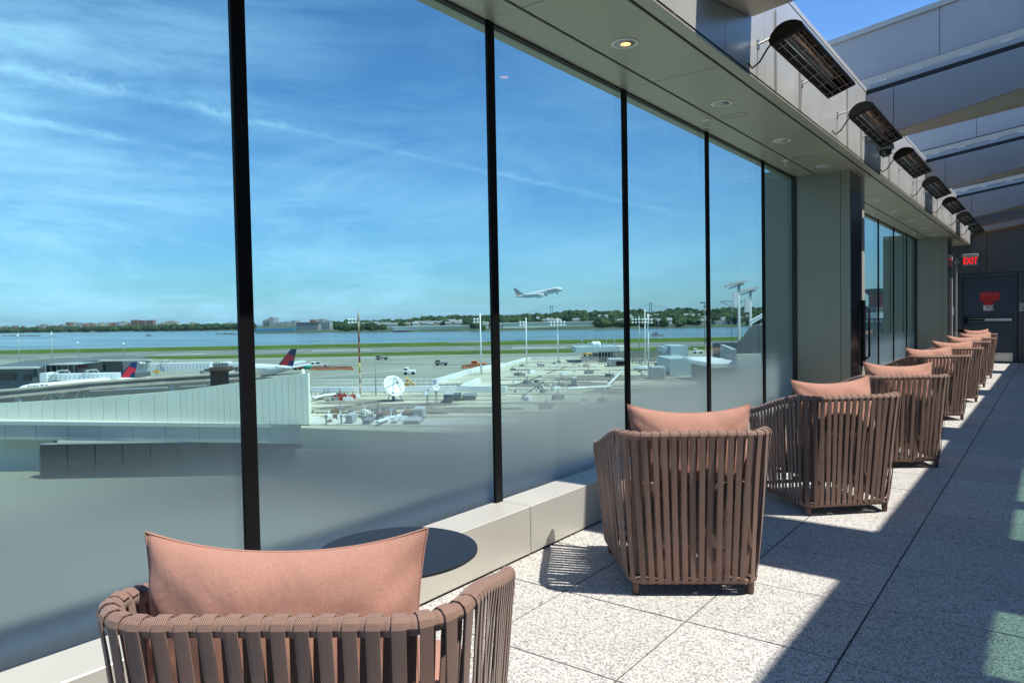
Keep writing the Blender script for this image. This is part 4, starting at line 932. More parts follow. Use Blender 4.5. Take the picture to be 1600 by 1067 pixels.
block('apartment_tower', 228.5, 239, 500.4, 512, 0.32, 25, 'brickred', 'rightmost of the three reddish brick apartment towers across the bay', 'tower', None, 3)
for i, (a, b, y) in enumerate(((246, 250, 505.5), (250.5, 254, 504), (257.5, 261, 502.5), (262.5, 266, 501.5), (267, 270.5, 501.3), (272, 276, 502.6))):
    block('apartment_tower', a, b, y, 511, 0.36, 22, 'tan', 'small tan apartment tower right of the reddish towers', 'tower', 'tan apartment towers across the bay')
for i in range(140):
    px = rnd.choice((rnd.uniform(50, 200), rnd.uniform(100, 200), rnd.uniform(-60, 390))); w = rnd.uniform(1.5, 5.5)
    y = 510.5 - px*0.012 - abs(rnd.gauss(0, 2.4))*(1.4 if 90 < px < 200 else 0.55)
    g = rnd.choice((('fargray', 'small hazy grey block on the distant left skyline', 'grey blocks on the left skyline'), ('brickred', 'small hazy reddish block on the distant left skyline', 'reddish blocks on the left skyline'), ('tan', 'small hazy tan block on the distant left skyline', 'tan blocks on the left skyline')))
    block('far_building', px, px+w, y, 512, rnd.uniform(0.42, 0.8), 25, g[0], g[1], 'building', g[2], z0=-14)
for a, b, y in ((410, 414, 500.5), (414.5, 418, 498.8), (419.5, 427, 495.8), (436, 441, 503), (443, 452, 502.5), (455, 461, 501), (497, 506, 498.5), (508, 515, 501), (428, 435, 504.5)):
    block('far_building', a, b, y, 510, 1.2, 60, 'fargray', 'dim grey tower on the skyline above the blue shed', 'building', 'grey towers behind the blue shed', z0=-14)
block('blue_shed', 400, 459, 513.4, 520, 0.03, 30, 'farblue', 'long low bright blue shed on the far waterfront', 'shed')
block('hospital_block', 463, 497, 504.5, 519.5, 0.05, 22, 'fargray', 'wide grey block with rows of dark windows on the far waterfront', 'building', None, 10, roof='brickred')
block('white_block', 498, 515, 504.0, 518.5, 0.09, 24, 'lgray', 'pale windowed block just right of the wide grey block', 'building', None, 6)
block('brick_tower', 484, 492, 499.5, 506, 0.12, 18, 'brickred', 'reddish block rising behind the wide grey waterfront block', 'building', z0=-14)
block('long_warehouse', 614, 738, 510.5, 516.5, 0.03, 40, 'farbeige', 'long pale warehouse with a light roof on the far shore', 'warehouse', None, 0, roof='lightroof')
block('red_building', 757, 771.5, 505.0, 515.5, 0.05, 30, 'brickred', 'red brick building on the far shore left of the second mullion', 'building', None, 3)
block('terminal_warehouse', 786, 928, 504.5, 513.6, 0.05, 50, 'farbeige', 'long beige flat-roofed building on the far shore under the flying plane', 'warehouse', None, 0, roof='lightroof')
for a, b, y in ((1118.5, 1124, 500.8), (1125.5, 1131, 500.0), (1132.5, 1137.5, 499.8), (1141, 1147, 501.5), (1149, 1153, 500.8)):
    block('white_apartments', a, b, y, 510.5, 0.03, 14, 'farwhite', 'white waterfront apartment block seen past the fourth mullion', 'building', 'white waterfront apartment blocks', 2)
# pier stubs and moored dark boats
for (px0, px1, py, lab) in ((337, 383, 522.3, 'thin dark breakwater reaching in from the first mullion'), (2, 62, 525.2, 'broken line of old piles in the water at far left')):
    m = MB()
    for k in range(22):
        q = px0+(px1-px0)*k/22; p = G(q, py, WZ); w = (px1-px0)/22*rnd.uniform(0.35, 0.9); u, d = UD(p); s_ = d/FPX
        m.wbox(u, u+w*s_, d, d+5, WZ-0.5, WZ+rnd.uniform(0.8, 2.2))
    tag(m.build('breakwater', M['rock']), lab, 'breakwater')
for (px, py, lab) in ((233, 525.0, 'tiny dark boat out in the middle of the left water'), (1027, 524.5, 'small dark workboat in front of the far houses')):
    t = thing('work_boat', lab, 'boat', G(px, py, WZ)); m = MB(); m.obox((0, 0, 0.5), RH*5, FH*1.8, (0, 0, 0.7)).obox(RH*-1.5+Vector((0, 0, 2)), RH*1.8, FH*1.4, (0, 0, 1.0)); m.build('hull', M['mgray'], t)
    m = MB(); bar(m, (0, 0, 1), (0, 0, 7), 0.2); m.build('mast', M['mgray'], t)

# suspension bridge behind the far shore
DB = 5400
bt = thing('suspension_bridge', 'faint steel suspension bridge with two tall towers behind the far trees', 'bridge', W(upix(940, 495, DB), DB, 0))
org = bt.location.copy()
def bpart(name, m): o = m.build(name, M['bridge'], bt, tuple(-org)); return o
tw_u = [upix(861.8, 490, DB), upix(1016.8, 485, DB)]; ztop = [zpix(861.8, 478.2, DB), zpix(1016.8, 473.2, DB)]
dirb = (W(tw_u[1], DB, 0)-W(tw_u[0], DB, 0)).normalized()
for i in (0, 1):
    m = MB()
    for s_ in (-1, 1): m.wbox(tw_u[i]+s_*7.5-2.4, tw_u[i]+s_*7.5+2.4, DB, DB+8, -20, ztop[i])
    m.wbox(tw_u[i]-7, tw_u[i]+7, DB+1, DB+6, ztop[i]-7, ztop[i]-1); bpart('bridge_tower', m)
span = tw_u[1]-tw_u[0]; zd = 32
m = MB()
def cab(u0, z0, u1, z1, sag):
    pts = [W(u0+(u1-u0)*k/24, DB+4, z0+(z1-z0)*k/24 - sag*4*(k/24)*(1-k/24)) for k in range(25)]; m.tube(pts, 0.9, 5); return pts
main = cab(tw_u[0], ztop[0], tw_u[1], ztop[1], 78); L_ = cab(tw_u[0]-330, 25, tw_u[0], ztop[0], 12); R_ = cab(tw_u[1], ztop[1], tw_u[1]+330, 25, 12); bpart('main_cables', m)
m = MB()
for pts in (main, L_, R_):
    for p in pts[1:-1]:
        if p.z > zd+3: m.cyl(p, (p.x, p.y, zd), 0.35, n=4)
bpart('hangers', m)
m = MB(); m.wbox(tw_u[0]-700, tw_u[1]+700, DB, DB+8, zd-4, zd); bpart('deck', m)

# ------------------------------------------------------------------ aircraft
def airliner(name, label, Lf, rad, pos, fwd, up, scheme, gear, text=None):
    """body points: x along the nose, y left, z up"""
    fwd = fwd.normalized(); lft = up.cross(fwd).normalized(); upv = fwd.cross(lft)
    t = thing(name, label, 'airliner', pos)
    t.rotation_mode = 'QUATERNION'; t.rotation_quaternion = Matrix((fwd, lft, upv)).transposed().to_quaternion()
    prof = [(-0.50, 0.06, 0.55), (-0.47, 0.22, 0.50), (-0.40, 0.45, 0.36), (-0.30, 0.74, 0.18), (-0.20, 0.94, 0.04), (-0.12, 1, 0), (0.36, 1, 0), (0.41, 0.94, -0.03), (0.45, 0.78, -0.10), (0.48, 0.52, -0.20), (0.495, 0.26, -0.27), (0.50, 0.03, -0.30)]
    m = MB(); m.smooth = True; n = 20; vs = []
    for a, r, z in prof:
        for k in range(n): an = 2*math.pi*k/n; vs.append((a*Lf, r*rad*math.cos(an), z*rad + r*rad*math.sin(an)*1.06))
    K = len(prof)
    m.add(vs, [(i*n+k, i*n+(k+1) % n, (i+1)*n+(k+1) % n, (i+1)*n+k) for i in range(K-1) for k in range(n)])
    m.build('fuselage', M['silver'] if scheme == 'stripe' else M['white'], t)
    def slab(name, pts, th, mt, par=t):                   # pts: outline (3D), th: thickness vector
        m = MB(); th = Vector(th); P = [Vector(p) for p in pts]; k = len(P)
        m.add([p+th for p in P]+[p-th for p in P], [tuple(range(k)), tuple(range(2*k-1, k-1, -1))]+[(i, k+i, k+(i+1) % k, (i+1) % k) for i in range(k)]); return m.build(name, M[mt], par)
    B = Lf*0.47; 
    for s_ in (-1, 1):
        w = slab('wing', [(0.13*Lf, s_*rad*0.7, -0.45*rad), (-0.13*Lf, s_*rad*0.7, -0.40*rad), (-0.125*Lf, s_*B*0.42, -0.1*rad), (-0.185*Lf, s_*B, 0.85*rad), (-0.145*Lf, s_*B, 0.85*rad)], (0, 0, 0.16*rad), 'silver')
        if scheme == 'stripe': slab('winglet', [(-0.185*Lf, s_*B, 0.85*rad), (-0.145*Lf, s_*B, 0.85*rad), (-0.195*Lf, s_*(B+0.5), 0.85*rad+2.3), (-0.215*Lf, s_*(B+0.5), 0.85*rad+2.3)], (0, 0.08, 0), 'silver' if scheme == 'stripe' else 'white', w)
        slab('tailplane', [(-0.385*Lf, s_*rad*0.3, 0.45*rad), (-0.475*Lf, s_*rad*0.3, 0.5*rad), (-0.50*Lf, s_*Lf*0.175, 0.85*rad), (-0.465*Lf, s_*Lf*0.175, 0.85*rad)], (0, 0, 0.08*rad), 'silver')
        m = MB(); m.smooth = True; c = Vector((0.085*Lf, s_*B*0.32, -1.05*rad)); pr = [(-0.5, 0.42), (-0.25, 0.8), (0.2, 0.98), (0.45, 0.95), (0.5, 0.82), (0.42, 0.7)]
        vs = []
        for a, r in pr:
            for k in range(16): an = 2*math.pi*k/16; vs.append((c.x+a*0.115*Lf, c.y+r*0.55*rad*math.cos(an), c.z+r*0.55*rad*math.sin(an)))
        m.add(vs, [(i*16+k, i*16+(k+1) % 16, (i+1)*16+(k+1) % 16, (i+1)*16+k) for i in range(5) for k in range(16)] + [tuple(80+k for k in range(16)), tuple(range(15, -1, -1))]); m.build('engine', M['silver'] if scheme == 'stripe' else M['white'], t)
    # fin: outline a b (root) c d (tip)
    FH_ = 0.165 if scheme == 'stripe' else 0.125
    ra, rb, rc, rd = Vector((-0.33*Lf, 0, 0.80*rad)), Vector((-0.475*Lf, 0, 0.75*rad)), Vector((-0.515*Lf, 0, 0.80*rad+FH_*Lf)), Vector((-0.465*Lf, 0, 0.80*rad+FH_*Lf))
    fin = slab('tail_fin', [ra, rb, rc, rd], (0, 0.12, 0), 'navy' if scheme == 'wedge' else 'white')
    if scheme == 'stripe':
        ST = 7; cols = ['crimson', 'white', 'crimson', 'white', 'navy', 'white', 'navy', 'white', 'navy', 'silver']
        q = len(cols)
        for i, cn in enumerate(cols):
            s0, s1 = i/q, (i+1)/q; sl_ = 0.12
            A = ra.lerp(rd, min(1, s0+0.02)); Bq = rb.lerp(rc, max(0, s0)); Cq = rb.lerp(rc, s1); Dq = ra.lerp(rd, min(1, s1+0.02))
            if cn == 'white': A = A.lerp(Bq, 0.42); Dq = Dq.lerp(Cq, 0.42)
            slab('fin_stripe', [A, Bq, Cq, Dq], (0, 0.16, 0), cn, fin)
        slab('fin_front', [ra, ra.lerp(rb, 0.42), rd.lerp(rc, 0.42), rd], (0, 0.18, 0), 'lgray', fin)
    else:
        slab('fin_emblem', [ra.lerp(rb, 0.12).lerp(rd.lerp(rc, 0.1), 0.02), rb.lerp(rc, 0.02), rb.lerp(rc, 0.55), ra.lerp(rd, 0.74)], (0, 0.15, 0), 'crimson', fin)
        slab('fin_swoosh', [rb.lerp(rc, 0.02).lerp(ra, 0.30), rb.lerp(rc, 0.02), rb.lerp(rc, 0.34), rb.lerp(rc, 0.28).lerp(ra.lerp(rd, 0.3), 0.35)], (0, 0.18, 0), 'navy', fin)
    m = MB()
    for s_ in (-1, 1):
        for k in range(34):
            a = -0.24+0.62*k/33; m.obox((a*Lf, s_*rad*0.955, 0.28*rad), (0.10, 0, 0), (0, 0.06, 0.02*s_), (0, 0, 0.15))
    m.build('cabin_windows', M['darkglass'], t)
    m = MB(); m.obox((0.462*Lf, 0, 0.34*rad), (0.22, 0, -0.2), (0, 0.42*rad, 0), (0.05, 0, 0.06)); m.build('cockpit_glass', M['darkglass'], t)
    if gear:
        for x, y, h in ((0.38, 0, 1.35), (-0.03, -2.6, 1.25), (-0.03, 2.6, 1.25)):
            m = MB(); z = -0.8*rad; m.cyl((x*Lf, y, z), (x*Lf, y, z-h*0.75-0.3), 0.13, n=8); g_ = m.build('gear_leg', M['mgray'], t)
            m = MB(); m.cyl((x*Lf, y-0.45, z-h), (x*Lf, y-0.12, z-h), 0.48, n=14).cyl((x*Lf, y+0.12, z-h), (x*Lf, y+0.45, z-h), 0.48, n=14); m.build('wheels', M['black'], g_)
    if text:
        body, size, xs_, cn = text
        for s_ in (-1, 1):
            R3 = Matrix(((s_*-1*-1 if s_ < 0 else -1, 0, 0), (0, 0, s_), (0, 1, 0))).to_4x4()
            if s_ < 0: R3 = Matrix(((1, 0, 0), (0, 0, -1), (0, 1, 0))).to_4x4()
            else: R3 = Matrix(((-1, 0, 0), (0, 0, 1), (0, 1, 0))).to_4x4()
            text_obj('fuselage_lettering', body, size, M[cn], Matrix.Translation((xs_*Lf, s_*rad*(1.0 if scheme == 'stripe' else 0.80), (0.42 if scheme == 'stripe' else 0.66)*rad)) @ Matrix.Rotation(0.0, 4, 'X') @ R3, t, 0.12)
    return t
DF = 570
pt, pn = D(806.5, 466.0, DF+6), D(878.5, 451.0, DF-8)
ax = (pn-pt); airliner('climbing_airliner', 'silver airliner with striped red white and blue tail climbing above the bay', ax.length*1.0, 2.05, (pt+pn)/2, ax, Vector((0, 0, 1)) + FH*-0.10, 'stripe', True, ('American', 2.3, 0.30, 'mgray'))
def parked(px_nose, px_tail, dn, dt, zc, rad, label, tx):
    a = W(upix(px_nose, 590, dn), dn, zc); b = W(upix(px_tail, 590, dt), dt, zc); v = a-b
    airliner('parked_airliner', label, v.length, rad, (a+b)/2, v, Vector((0, 0, 1)), 'wedge', False, tx)
parked(17, 213, 126, 148, -10.6, 1.75, 'white parked airliner at the left gate with red and navy tail fin', ('DELTA', 1.25, 0.345, 'navy'))
parked(312, 462, 214, 198, -11.9, 1.75, 'white parked airliner behind the first mullion with red and navy tail fin', None)

# ------------------------------------------------------------------ near terminal roof wing at left
def Wp(px, py, z): p = G(px, py, z); return UD(p)
tw1 = thing('terminal_wing', 'pale green-white panelled rooftop screen wall above a grey fascia at left', 'building', W(0, 50, RZ))
torg = tw1.location.copy()
def tpart(name, m, mt): return m.build(name, mt, tw1, tuple(-torg))
A0 = Wp(-60, 654.5, RZ); A1 = Wp(283, 660.5, RZ); A2 = Wp(483.5, 664.5, RZ)
za0, za1, za2 = zpix(-60, 631.5, A0[1]), zpix(283, 610, A1[1]), zpix(483.5, 582.5, A2[1])
def lerp2(a, b, s): return (a[0]+(b[0]-a[0])*s, a[1]+(b[1]-a[1])*s)
def wallseg(m, p, q, zp, zq, z0, th=0.25, gap=0.0):
    p = Vector((p[0], p[1])); q = Vector((q[0], q[1])); t = (q-p).normalized(); p = p+t*gap; q = q-t*gap; n = Vector((-t.y, t.x))*th
    m.hexa([W(p.x,p.y,z0), W(q.x,q.y,z0), W(q.x+n.x,q.y+n.y,z0), W(p.x+n.x,p.y+n.y,z0), W(p.x,p.y,zp), W(q.x,q.y,zq), W(q.x+n.x,q.y+n.y,zq), W(p.x+n.x,p.y+n.y,zp)])
m = MB(); pA = [A0[0]]; N1 = 18
for k in range(N1):
    s0, s1 = k/N1, (k+1)/N1; wallseg(m, lerp2(A0, A1, s0), lerp2(A0, A1, s1), za0+(za1-za0)*s0**1.35, za0+(za1-za0)*s1**1.35, RZ+0.05, 0.25, 0.022)
N2 = 20
for k in range(N2):
    s0, s1 = k/N2, (k+1)/N2; wallseg(m, lerp2(A1, A2, s0), lerp2(A1, A2, s1), za1+(za2-za1)*s0, za1+(za2-za1)*s1, RZ+0.05, 0.25, 0.014)
tpart('screen_panels', m, M['cream'])
m = MB(); wallseg(m, (A0[0], A0[1]+0.12), (A1[0], A1[1]+0.12), za0-0.05, za1-0.15, RZ, 0.12); wallseg(m, (A1[0], A1[1]+0.12), (A2[0]-0.1, A2[1]+0.12), za1-0.1, za2-0.1, RZ, 0.12)
tpart('screen_backing', m, M['creamseam'])
m = MB(); uA = A2[0]; wallseg(m, (A2[0]-0.3, A2[1]+0.3), (upix(476, 600, A2[1]+9), A2[1]+9), za2, za2-0.3, RZ, 0.2); tpart('screen_return', m, M['cream'])
# ledge cap, fascia and recessed wall below
E0 = Wp(-80, 657, RZ); E1 = Wp(700, 668, RZ)
m = MB(); wallseg(m, (E0[0], E0[1]-0.5), (E1[0]+6, E1[1]-0.5), RZ+0.06, RZ+0.06, RZ-0.22, 3.0); tpart('ledge_cap', m, M['lightroof'])
zf = zpix(200, 700, 51)
m = MB(); wallseg(m, (E0[0], E0[1]-0.38), (E1[0]+6, E1[1]-0.38), RZ-0.22, RZ-0.22, zf, 0.6); tpart('fascia_band', m, M['grayfascia'])
m = MB()
for k in range(1, 17): q = lerp2((E0[0], E0[1]-0.385), (E1[0]+6, E1[1]-0.385), k/17); m.wbox(q[0]-0.02, q[0]+0.02, q[1]-0.006, q[1]+0.02, zf, RZ-0.25)
tpart('fascia_joints', m, M['mgray'])
m = MB(); wallseg(m, (E0[0], E0[1]+0.2), (E1[0]+6, E1[1]+0.2), zf+0.3, zf+0.3, zf, 10); tpart('overhang_underside', m, M['lgray'])
m = MB(); wallseg(m, (E0[0], E0[1]+2.0), (upix(60, 720, E0[1]), E0[1]+2.0), zf, zf, -12, 0.5); tpart('end_block', m, M['cream'])
m = MB()
q0 = (upix(62, 720, 53), 53.0)
for k in range(16):
    m.wbox(q0[0]+k*2.05+0.06, q0[0]+k*2.05+2.0, 53.0, 53.2, -12, zf)
tpart('lower_windows', m, M['darkglass'])
m = MB(); m.wbox(q0[0]-0.2, q0[0]+95, 53.25, 54, -12, zf); wallseg(m, (upix(462, 720, 48.6), 48.6), (upix(1150, 720, 44), 44), zf+0.1, zf+0.1, -12, 0.3); tpart('lower_wall', m, M['mgray'])
sheet('service_deck', 'apron', 2, 56, -70, 60, -9.9)

# middle terminal roof with parapets and plant
poly = [Wp(470, 668, RZ), Wp(484, 613.5, RZ), Wp(712, 611.5, RZ), Wp(745, 598, RZ), Wp(682, 600.5, RZ), Wp(752, 578.5, RZ), Wp(790, 572.5, RZ), Wp(827, 561.5, RZ), Wp(905, 560.5, RZ), Wp(1048, 557, RZ), Wp(1100, 575, RZ), Wp(1110, 690, RZ)]
rf = thing('terminal_roof', 'wide flat grey-tan terminal roof with white parapet edges in the middle distance', 'roof', W(0, 70, RZ)); rorg = rf.location.copy()
m = MB(); P = [W(a, b, 0) for a, b in poly]; m.prism([(p.x, p.y) for p in P], RZ-5, RZ-0.02); m.build('roof_deck', M['roof'], rf, tuple(-rorg))
def parapet(pts, h=0.55, w=0.5):
    m = MB()
    for a, b in zip(pts[:-1], pts[1:]):
        wallseg(m, a, b, RZ+h, RZ+h, RZ, w)
    m.build('parapet', M['white'], rf, tuple(-rorg))
parapet([Wp(484, 613.5, RZ), Wp(712, 611.5, RZ), Wp(790, 612.5, RZ)]); parapet([poly[3], Wp(715, 611.5, RZ)]); parapet([poly[4], poly[5], poly[6]]); parapet([poly[6], poly[7]], 0.4); parapet([poly[7], poly[8]], 0.4)
m = MB()
for (pa, pb_, w) in (((528, 639), (592, 627), 0.25), ((800, 604), (905, 566), 0.18), ((820, 618), (850, 596), 0.15), ((486, 645), (700, 646.5), 0.12), ((800, 578), (1050, 579), 0.22), ((780, 594), (1060, 594), 0.12), ((840, 587), (1060, 588), 0.1)):
    a, b = Wp(*pa, RZ), Wp(*pb_, RZ); nseg = 14
    for k in range(nseg):
        if k % 3 == 2 and w > 0.13: continue
        wallseg(m, lerp2(a, b, k/nseg), lerp2(a, b, (k+0.9)/nseg), RZ+0.05, RZ+0.05, RZ-0.01, w)
m.build('roof_seams', M['tar'], rf, tuple(-rorg))
m = MB()
for (px, py, w_, h_) in ((585, 636, 5.5, 2.2), (660, 632, 4, 1.5), (870, 600, 7, 3), (950, 590, 8, 3), (560, 628, 4, 1.4), (1000, 610, 6, 3), (720, 640, 5, 2)):
    p = Wp(px, py, RZ); vs = []
    for k in range(18): an = 2*math.pi*k/18; r_ = rnd.uniform(0.75, 1.1); vs.append(W(p[0]+w_*r_*math.cos(an), p[1]+h_*r_*math.sin(an), RZ+0.001+px*1e-6))
    m.add(vs, [tuple(range(18))])
m.build('roof_stains', M['tar2'], rf, tuple(-rorg))
m = MB()
for px in range(486, 720, 9):
    p = Wp(px, 612, RZ); bar(m, W(p[0], p[1]+0.6, RZ), W(p[0], p[1]+0.6, RZ+1.25), 0.025, 4)
a, b = Wp(486, 612, RZ), Wp(718, 611, RZ)
m.cyl(W(a[0], a[1]+0.6, RZ+1.22), W(b[0], b[1]+0.6, RZ+1.22), 0.03, n=4).cyl(W(a[0], a[1]+0.6, RZ+0.8), W(b[0], b[1]+0.6, RZ+0.8), 0.02, n=4); m.build('guard_rail', M['white'], rf, tuple(-rorg))

# big satellite dish
def dish(px, py, R_, label, tilt, lat, z=RZ, pole=1.2, mt='white'):
    p = G(px, py, z); t = thing('satellite_dish', label, 'satellite dish', p)
    axis = (FH*-1.0*math.cos(tilt) + RH*lat + Vector((0, 0, math.sin(tilt)*1.0))).normalized()
    x = axis.orthogonal().normalized(); y = axis.cross(x); c = Vector((0, 0, pole+R_*0.75))
    m = MB(); m.smooth = True; n = 32; vs = []; rings = 7
    for off in (0, 0.05):
        for i in range(rings+1):
            s_ = max(0.01, i/rings)
            for k in range(n): an = 2*math.pi*k/n; vs.append(c + (x*math.cos(an)+y*math.sin(an))*R_*s_ + axis*(R_*0.28*s_*s_ - off - R_*0.2))
    fs = [(i*n+k, i*n+(k+1) % n, (i+1)*n+(k+1) % n, (i+1)*n+k) for i in range(rings) for k in range(n)]
    o_ = (rings+1)*n; fs += [(o_+i*n+(k+1) % n, o_+i*n+k, o_+(i+1)*n+k, o_+(i+1)*n+(k+1) % n) for i in range(rings) for k in range(n)]
    fs += [(rings*n+k, rings*n+(k+1) % n, o_+rings*n+(k+1) % n, o_+rings*n+k) for k in range(n)]
    m.add(vs, fs); m.build('reflector_dish', M[mt], t)
    m = MB(); f_ = c + axis*R_*0.75
    for an in (0.3, 2.4, 4.5): m.cyl(c + (x*math.cos(an)+y*math.sin(an))*R_*0.92 + axis*R_*0.03, f_, 0.03*R_, n=5)
    m.cyl(f_-axis*0.1*R_, f_+axis*0.12*R_, 0.09*R_, n=8); m.build('feed_arm', M['mgray'], t)
    m = MB(); b_ = c - axis*R_*0.25; m.cyl((0, 0, 0), b_, 0.09*R_, n=8)
    for an in (0.5, 2.6, 4.7): m.cyl((R_*0.8*math.cos(an), R_*0.8*math.sin(an), 0.05), b_, 0.04*R_, n=5); m.cyl((R_*0.8*math.cos(an), R_*0.8*math.sin(an), 0.06), (0, 0, 0.06), 0.05*R_, n=5)
    m.build('dish_mount', M['mgray'], t)
dish(616, 626, 1.05, 'large white satellite dish standing on the middle roof', 0.62, 0.62, pole=0.55)
dish(668, 633, 0.32, 'small pale dish near the plant boxes, left of a pair', 0.6, -0.6, pole=0.9)
dish(682, 629, 0.30, 'small pale dish beside the dark container, right of a pair', 0.6, 0.2, pole=1.1)

def pole_thing(px, ybase, ytop, z, r, mats, label, n_cl=0, rows=2, side=0, extra=None):
    p = G(px, ybase, z); u, d = UD(p); H = zpix(px, ytop, d)-z
    t = thing('light_mast' if n_cl or extra else 'pole', label, 'mast', p)
    if isinstance(mats, str): m = MB(); m.smooth = True; m.cyl((0,0,0), (0,0,H), r, r*0.6, 8); m.build('shaft', M[mats], t)
    else:
        for k, mm in enumerate(mats): m = MB(); m.smooth = True; m.cyl((0,0,H*k/len(mats)), (0,0,H*(k+1)/len(mats)), r, r, 8); m.build('shaft_section', M[mm], t)
    if n_cl:
        m = MB(); s_ = d/FPX
        for row in range(rows):
            zz = H*0.90 - row*4.6*s_*1.0
            w = (n_cl-1)*5.2*s_; c = side*(w/2+4*s_)
            for k in range(n_cl):
                q = RH*(c - w/2 + k*5.2*s_ + 0.001) - FH*0.25
                hm = MB(); hm.smooth = True; hm.ico((q.x, q.y, zz), 1.9*s_, 1, 0, 0.9); hm.build('lamp_head', M['white'], t)
            m.cyl(RH*min(0, c-w/2) + Vector((0, 0, zz)), RH*max(0, c+w/2) + Vector((0, 0, zz)), 0.35*s_, n=4)
        m.build('cross_arm', M['lgray'], t)
    return t, H
pole_thing(563, 615, 486, RZ, 0.09, ['tan', 'tan', 'yellowp', 'brown2', 'brown2', 'brown2', 'tan', 'tan'], 'tall rusty red and cream mast with white lamps, left of the dish', 3, 2, -1)
pole_thing(752, 584, 489, RZ, 0.13, 'white', 'tall white light mast just left of the second mullion', 2, 2, -1)
pole_thing(823, 569, 496, RZ, 0.13, 'white', 'white light mast right of the second mullion below the plane', 2, 2, -1)
pole_thing(872, 562, 497, RZ, 0.14, 'white', 'white light mast with lamps on both sides', 5, 2, 0)
pole_thing(999, 546.5, 494, GZ, 0.24, 'white', 'white light mast behind the screened yard', 5, 2, 0)
pole_thing(1008.5, 570, 484, RZ, 0.12, 'white', 'thin white mast, left one of a close pair', 0)
pole_thing(1013.5, 586, 490, RZ, 0.13, 'white', 'white mast with large round lamps, right one of a close pair', 3, 2, 0)
pole_thing(587.5, 618, 563, RZ, 0.05, 'mgray', 'thin dark aerial pole left of the big dish')
pole_thing(30.5, 576, 519, GZ+2, 0.16, 'lgray', 'thin grey lamp pole at far left, first from the edge', 1, 1, 0)
pole_thing(82.5, 575, 517, GZ+2, 0.18, 'lgray', 'thin grey lamp pole above the curved dark roof', 1, 1, 0)
pole_thing(122.5, 560, 533, GZ, 0.16, 'lgray', 'short thin lamp pole beyond the curved roof', 1, 1, 0)
pole_thing(194.5, 569, 534, GZ, 0.16, 'mgray', 'short dark lamp pole above the first parked tail', 1, 1, 0)
pole_thing(473.5, 575, 559, GZ, 0.1, 'mgray', 'short dark post beside the green cylinders')
t_, H_ = pole_thing(1101.5, 541, 471.5, GZ, 0.24, 'mgray', 'dark lamp post just left of the fourth mullion', 0, extra=1)
m = MB(); m.obox(RH*-0.9 + Vector((0, 0, H_-0.5)), RH*1.2, FH*0.5, (0, 0, 0.35)).obox((0, 0, H_-2.2), RH*0.4, FH*0.4, (0, 0, 0.6)); m.build('lamp_box', M['mgray'], t_)
t_, H_ = pole_thing(1143.5, 534, 470.5, GZ, 0.2, 'mgray', 'dark post with spread T-shaped arms near the right pane edge', 0, extra=1)
m = MB()
for s_ in (-1, 1): m.tube([(0, 0, H_-5), RH*s_*2.2 + Vector((0, 0, H_-2)), RH*s_*6.5 + Vector((0, 0, H_-0.3))], 0.22, 6); m.obox(RH*s_*3.2 + Vector((0, 0, H_)), RH*2.8, FH*0.4, (0, 0, 0.22))
m.build('spread_arms', M['mgray'], t_)
for (px, yb_, yt, dd, lab) in ((1154.5, 575, 442, 70, 'tall grey floodlight mast, taller of the pair by the right panes'), (1172.5, 575, 452.5, 74, 'grey floodlight mast, shorter of the pair by the right panes')):
    zt = zpix(px, yt, dd); p = W(upix(px, 480, dd), dd, -12); t = thing('floodlight_mast', lab, 'floodlight', p); H_ = zt+12
    m = MB(); m.smooth = True; m.cyl((0,0,0), (0,0,H_), 0.20, 0.12, 10); m.build('shaft', M['lgray'], t)
    hd = MB()
    for k in range(4):
        q = RH*(-0.95+0.45*k) + Vector((0, 0, H_-0.15+0.08*k)); hd.obox(q, RH*0.34+Vector((0,0,0.16)), FH*0.34, (-0.05, 0, 0.09))
    hd.cyl(RH*-1.0 + Vector((0, 0, H_-0.55)), RH*0.55 + Vector((0, 0, H_-0.1)), 0.07, n=6); hd.build('lamp_heads', M['lgray'], t)
    m = MB(); m.obox(RH*-0.35+Vector((0, 0, H_-1.6)), RH*0.22, FH*0.2, (0, 0, 0.7)); m.build('control_box', M['white'], t)

# rooftop plant: boxes, ducts, containers
def roof_box(name, px0, px1, yt, yb_, mt, label, cat, thick=2.0, z=RZ, grp=None, lid=None):
    p = Wp((px0+px1)/2, yb_, z); d = p[1]; c = W(upix((px0+px1)/2, yb_, d), d, z); w = (px1-px0)*d/FPX/2; h = zpix((px0+px1)/2, yt, d)-z
    t = thing(name, label, cat, c, math.atan2(RH.y, RH.x), grp); m = MB(); m.bbox(-w, w, 0, thick, 0.12, h, min(0.05, w*0.1)); m.build('casing', M[mt], t)
    m = MB(); m.box(-w*0.9, w*0.9, 0.1, thick-0.1, 0, 0.12); m.build('skid', M['mgray'], t)
    m = MB()
    for k in range(5): m.box(-w*0.8, w*0.8, -0.02, 0.0, h*(0.22+0.14*k), h*(0.27+0.14*k))
    m.build('louvres', M['mgray'], t)
    if lid: m = MB(); m.box(-w*1.04, w*1.04, -0.06, thick+0.05, h, h+0.08); m.build('lid', M[lid], t)
    return t
roof_box('equipment_container', 693, 707, 617, 629.5, 'darkbldg', 'dark blue-grey equipment container on the roof, larger one', 'container', 2, lid='lgray')
roof_box('equipment_container', 708, 719, 616.5, 626, 'darkbldg', 'dark equipment container on the roof, smaller one further right', 'container', 2)
roof_box('equipment_container', 722, 744, 617, 625, 'mgray', 'low grey plant unit right of the dark containers', 'container', 2)
